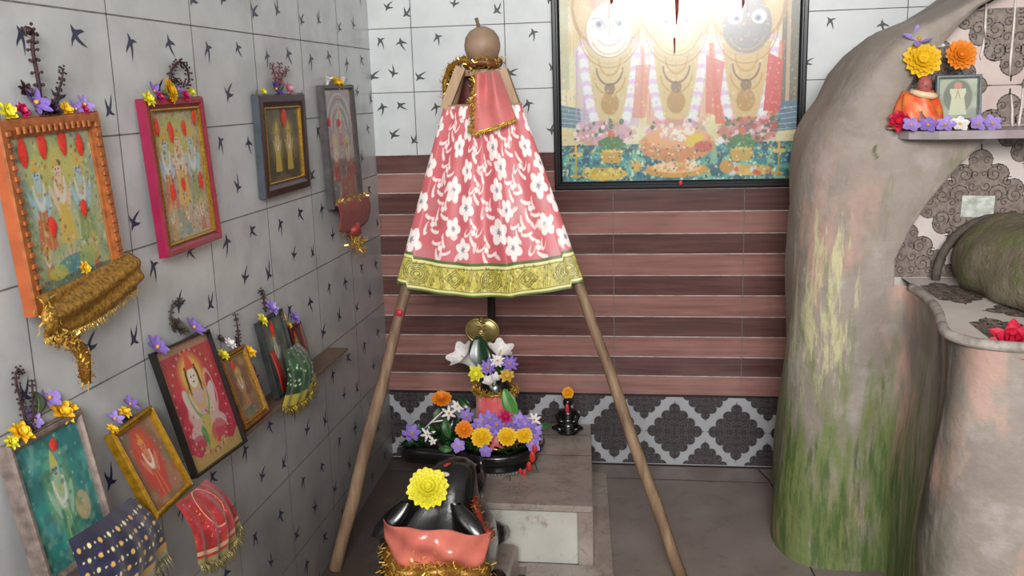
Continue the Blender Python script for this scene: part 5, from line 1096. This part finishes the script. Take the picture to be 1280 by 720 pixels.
# upper pillar leaning over the niche (left silhouette and right inner edge change with height)
zz = [.733, .80, .88, .95, 1.02, 1.09, 1.105, 1.115, 1.15, 1.20, 1.26, 1.31, 1.36, 1.40, 1.43, 1.46]
sl = {.733: 1.262, .80: 1.268, .88: 1.272, .95: 1.276, 1.02: 1.283, 1.09: 1.292, 1.105: 1.296, 1.115: 1.298, 1.15: 1.312, 1.20: 1.345, 1.26: 1.38, 1.31: 1.425, 1.36: 1.482, 1.40: 1.58, 1.43: 1.64, 1.46: 1.68}
sr = {.733: 1.50, .80: 1.495, .88: 1.53, .95: 1.575, 1.02: 1.625, 1.09: 1.69, 1.105: 1.70, 1.115: 1.49, 1.15: 1.49, 1.20: 1.51, 1.26: 1.535, 1.31: 1.57, 1.36: 1.61, 1.40: 1.66, 1.43: 1.72, 1.46: 1.78}
g = Geo(); rings = []
for z in zz:
    a, b = sl[z], sr[z]; fy = -.61 if z < 1.11 else -.60; w_ = b-a
    kk = min(1, max(0, (z-.72)/.35)); ctr = [(a+.118-.07*kk, -.01), (a+.028-.018*kk, -.22), (a, -.42), (a+.013, -.53), (a+min(.078, w_*.35), -.60), (a+w_*.75, -.61), (b-.004, -.60)]
    rings.append([(x+wob(x, y, z), y+wob(y, x, z)*.8, z) for x, y, _ in smooth_path([(x, y, 0) for x, y in ctr], 7)]+[(b, -.58, z), (b+.002, -.52, z), (b+.002, -.46, z), (b, -.40, z)])
g.loft(rings, 0, True, False, True); part(g, 'leaning_pillar', CEM, gr)
# niche tile panels
NB_ = M('#d9d2cd', .35, 0, .05, 8, hex2='#cbbfba', name='niche_tile_pale'); ND = M('#8f8178', .35, 0, .2, 90, hex2='#6f625b', name='niche_tile_taupe'); NL = M('#665a55', .4, name='niche_tile_line'); NP = M('#d4d8d2', .35, 0, .1, 60, hex2='#a8aca0', name='niche_plaque')
fn_ = lambda x, z, o: (x, -.505-o, z); g = Geo(); g.box(1.46, 2.59, -.505, -.45, RIMZ-.02, 1.10, 0)
c0 = at(1222, 258, Y=-.505); rc = (1.40, 2.58, RIMZ+.002, 1.098)
for i in range(-1, 5):
    damask(g, fn_, c0.x+.33*i, c0.z, .155, .155, rc, 1, 2, lw=.0024)
    for s in (-1, 1): damask(g, fn_, c0.x+.165+.33*i, c0.z+s*.175, .14, .145, rc, 1, 2, lw=.0024)
g.add([fn_(c0.x+a, c0.z+b, .0012) for a, b in ((-.040, -.026), (.038, -.028), (.040, .026), (-.038, .028))], [(0, 1, 2, 3)], 3)
part(g, 'lower_tile_panel', [NB_, ND, NL, NP], gr)
NB2 = M('#d2c2bb', .4, 0, .1, 7, hex2='#bfa9a3', name='upper_niche_tile_pale')
g = Geo(); g.add([(x, y, z) for y in (-.505, -.45) for x, z in ((1.50, 1.118), (2.59, 1.118), (2.59, 1.62), (1.80, 1.62), (1.72, 1.42), (1.62, 1.36), (1.53, 1.24))], [(0, 1, 2, 3, 4, 5, 6), (13, 12, 11, 10, 9, 8, 7)]+[(i, i+7, (i+1) % 7+7, (i+1) % 7) for i in range(7)], 0); c1 = at(1263, 106, Y=-.505); rc = (1.54, 2.58, 1.12, 1.40)
for i in range(0, 4):
    damask(g, fn_, c1.x-.165+.33*i, c1.z, .15 if i else .12, .15 if i else .12, rc, 1, 2, lw=.003)
    for s in (-1, 1, 3): damask(g, fn_, c1.x+.33*i, c1.z+s*.165, .15, .155, rc, 1, 2, lw=.003)
g.add([fn_(1.42, c1.z-.001, .001), fn_(2.58, c1.z-.001, .001), fn_(2.58, c1.z+.001, .001), fn_(1.42, c1.z+.001, .001)], [(0, 1, 2, 3)], 2)
part(g, 'upper_tile_panel', [NB2, ND, NL], gr)
for (u0, v0, u1, v1) in ((1232, -10, 1232, 45), (1230, 48, 1226, 75), (1270, -10, 1262, 95), (1264, 118, 1266, 162), (1279, 110, 1273, 165)):
    a, b = at(u0, v0, Y=-.508), at(u1, v1, Y=-.508); g = Geo(); g.tube([a, a.lerp(b, .4)+Vector((.001, 0, 0)), a.lerp(b, .8)+Vector((-.001, 0, 0)), b], [.0022, .0030, .0036, .0012], 6); part(g, 'white_paint_drip', M('#e6ded8', .5, name='white_drip'), gr)
# shelf
g = Geo()
def shelf(k, z): return [(1.475+.0*k, -.50, z), (1.482, -.60, z), (1.50, -.655, z), (1.56, -.685, z), (1.70, -.70, z), (2.1, -.705, z), (2.59, -.705, z), (2.59, -.50, z)]
g.loft([shelf(0, 1.098), shelf(0, 1.101), shelf(0, 1.114), shelf(0, 1.117)], 0, False); part(g, 'shelf_slab', M('#a39a9c', .45, 0, .15, 12, hex2='#8c7f80', name='grey_lilac_slab'), gr)
# ledge tiles around the basin (top of the curved wall)
g = Geo(); rim = [p for p in plan if p.y < -.60 and p.x > 1.44][7:]; zt = RIMZ+.0015
top = [(p.x+.012, min(p.y+.012, -.52), zt) for p in rim]
poly = [(1.535, -.51, zt)]+[t for t in top if t[0] > 1.5][0:]+[(2.58, -.51, zt)]
g.add(poly, [tuple(range(len(poly)))], 0)
fl_ = lambda x, y, o: (x, y, zt+o); rc = (1.553, 2.55, -1.165, -.515)
for i in range(0, 5):
    for j in range(-1, 3):
        damask(g, fl_, 1.60+.26*i+.13*(j % 2), -1.08+.19*j, .115, .125, rc, 1, 2, lw=.003)
part(g, 'ledge_tiles', [NB_, ND, NL], gr)
g = Geo(); rp = [Vector((p.x+.004, p.y+.004, RIMZ-.002)) for p in rim]; g.tube(rp, [.011]*len(rp), 10); part(g, 'rounded_rim', M('#b3aaa2', .7, 0, .15, 30, bmp=.4, hex2='#7f766e', name='pale_rim_cement'), gr)
# mossy stone
st = thing('mossy_stone', 'large rounded mossy stone lying in the tiled cement basin', 'stone', loc=(1.80, -.78, RIMZ))
m, nt, bs = nmat('mossy_rock'); v = coords(nt); f = noise(nt, v, 9, 8, .7); f2 = noise(nt, v, 26, 6, .7); col = mixn(nt, L4('#857a66'), L4('#5f5646'), ramp(nt, f, .35, .65)); col = mixn(nt, col, L4('#6c7440'), mth(nt, 'MULTIPLY', ramp(nt, f, .48, .62), .7)); col = mixn(nt, col, L4('#a39a80'), mth(nt, 'MULTIPLY', ramp(nt, f2, .60, .72), .7))
nt.links.new(col, bs.inputs['Base Color']); bs.inputs['Roughness'].default_value = .8; bump(nt, bs, mth(nt, 'ADD', f, mth(nt, 'MULTIPLY', f2, .5)), .8, .02)
g = Geo(); rings = []
ax = [Vector((-.05, .225, .045)), Vector((-.055, .20, .055)), Vector((-.055, .14, .062)), Vector((-.045, .06, .060)), Vector((-.025, -.04, .055)), Vector((.0, -.14, .048)), Vector((.03, -.22, .04)), Vector((.04, -.26, .03))]; rr = [.03, .105, .118, .120, .120, .110, .09, .02]
g.tube(smooth_path([tuple(p) for p in ax], 4), [np.interp(k/4, range(8), rr) for k in range(29)], 28)
g.v = [(x+.006*math.sin(y*40+z*31), y, max(.0025, z+.007*math.sin(x*37+y*23))) for x, y, z in g.v]; g.build('stone_body', m, st)
g = Geo(); arc = [(-.05+.140*math.cos(PI*k/16), .235, .002+.158*math.sin(PI*k/16)) for k in range(17)]; g.tube(arc, .011, 8); g.build('plaster_collar', M('#5c534a', .8, 0, .2, 40, bmp=.5, name='dark_plaster'), st)
p = at(1266, 428, Y=-1.15); cluster('deep pink red hibiscus bloom lying on the cement basin rim', p, tocam(p, .8), .048, RED, n=4, name='hibiscus')
# things on the shelf
SZ = 1.1175
def sh(u, Y): q = at(u, 150, Y=Y); return q.x
x = sh(1147, -.615)
T = thing('seated_idol', 'small seated idol wrapped in orange red cloth on the tiled niche shelf', 'figurine', loc=(x, -.615, SZ))
g = Geo(); g.lathe([(.001, 0), (.038, 0), (.042, .012), (.036, .040), (.030, .070), (.022, .084), (.001, .09)], 20); g.build('body', M('#8c4a3c', .5, name='terracotta'), T)
def ob(u, v): a = 2*PI*u; r = .054+.005*math.sin(a*6+v*5)-.020*v*v; return (r*math.cos(a)*1.02, r*math.sin(a)*.75, .006+.084*v+.003*math.sin(a*3))
g = Geo(); g.grid(ob, 40, 12, 0, True, .001); g.build('orange_robe', M('#dc4a2c', .4, 0, .15, 40, hex2='#e8883c', name='orange_red_satin'), T)
g = Geo(); g.tube([(-.024, -.022, .092), (-.002, -.034, .084), (.022, -.034, .080), (.040, -.014, .080)], [.006, .009, .008, .005], 8); g.build('cream_sash', M('#ecd2a8', .4, name='cream_satin'), T)
g = Geo(); g.ball((.004, -.030, .106), .018, 12, 0, (.85, .9, 1.15)); g.ball((.004, -.047, .104), .0035, 6); g.ball((-.003, -.044, .110), .0022, 5); g.ball((.011, -.044, .110), .0022, 5); g.tube([(.003, -.012, .080), (.004, -.026, .098)], [.012, .009], 8); g.build('head', M('#b5605a', .5, name='painted_face'), T)
cluster('red crumpled bloom at the left of the orange robed idol', (x-.048, -.645, SZ+.024), (-.3, -1, .3), .030, RED)
pm = Vector((x+.006, -.628, SZ+.118)); 
T = marigold('yellow marigold crowning the orange robed idol on the shelf', at(1153, 75, Y=-.61), Vector((0, -1, .35)), .045, YEL, layers=4)
blossom('lilac and white blossom standing above the yellow marigold in the niche', at(1149, 50, Y=-.60), Vector((-.05, -.7, .7)), .040, LIL, 5, wd=.45, tilt=.5)
blossom('second lilac blossom beside the lilac and white one in the niche', at(1167, 54, Y=-.59), Vector((.3, -.8, .5)), .030, WHT, 4, wd=.5, tilt=.5)
# small glass framed print
SC_ = Canvas(.75, 100, '#a8b09c', 71).mottle(['#c0c8b4', '#7c8478'], 5); SC_.ell(.375, .55, .28, .42, '#6f7468', .8); SC_.poly([(.2, .1), (.55, .1), (.47, .75), (.28, .75)], '#c8ccb0', .95); SC_.ell(.375, .82, .08, .09, '#c08a78'); SC_.ell(.28, .62, .05, .14, '#c8ccb0', 1, .3); SC_.ell(.47, .62, .05, .14, '#c8ccb0', 1, -.3); SC_.line([(.375, .7), (.33, .5)], .012, '#b08a6c'); SC_.line([(.375, .7), (.42, .5)], .012, '#b08a6c')
sp = framed('picture_frame', 'small silver framed print of a robed figure standing on the niche shelf', Matrix.Translation((sh(1198, -.585), -.585, SZ+.016)) @ Matrix.Rotation(math.radians(-6), 4, 'X'), .104, .112, .013, .009, M('#8c9498', .25, .5, .15, 60, name='steel_grey_frame'), SC_)
marigold('orange marigold on top of the small silver framed print in the niche', at(1201, 69, Y=-.598), Vector((0, -1, .25)), .037, ORG, layers=5)
T = thing('bead_string', 'heap of brown wooden prayer beads before the silver framed print', 'beads', loc=(sh(1198, -.615), -.615, SZ))
g = Geo()
for k in range(46):
    t = k/45; g.ball((-.052+.104*t+.004*math.sin(k*2.3), .012*math.sin(k*1.1), .006+.006*(k % 2)+.003*math.sin(k)), .0062, 6)
g.build('beads', M('#9c5a40', .4, 0, .3, 90, hex2='#5c3226', name='brown_beads'), T)
T = thing('ring_ornament', 'small silver and dark ring ornament at left end of the niche shelf', 'ornament', loc=(sh(1116, -.60), -.60, SZ))
g = Geo(); q0 = [(.018*math.cos(2*PI*k/16), .012*math.sin(2*PI*k/16), .005) for k in range(17)]; g.tube(q0, .0035, 8, 0, True, False); q0 = [(.026+.014*math.cos(2*PI*k/16), -.004, .014+.011*math.sin(2*PI*k/16)) for k in range(17)]; g.tube(q0, .0025, 8, 0, True, False); g.build('rings', M('#8a5c58', .3, .5, .3, 90, hex2='#d8d0cc', name='two_tone_metal'), T)
for u, v, mt, lab in ((1139, 152, LIL, 'first lilac blossom from the left along the niche shelf front'), (1160, 151, PUR, 'second lilac blossom from the left along the niche shelf front'), (1182, 150, LIL, 'third lilac blossom from the left, just left of the white one'), (1200, 153, WHT, 'white blossom in the row along the niche shelf front'), (1222, 151, LIL, 'lilac blossom right of the white one on the niche shelf'), (1240, 152, LIL, 'rightmost lilac blossom along the niche shelf front')):
    p = at(u, v, Y=-.665); p.z = SZ+.013; blossom(lab, p, Vector((random.uniform(-.2, .2), -.9, .6)), .024, mt, 5, wd=.75, tilt=.25)
sprig('tiny green sprout growing from a crack at the left of the niche shelf', (sh(1098, -.63), -.625, 1.085), [(0, 0, 0), (-.006, -.008, -.012), (.002, -.012, -.03)], .004, mat=M('#7a8c4c', .6, name='sprout_green'), name='sprout')
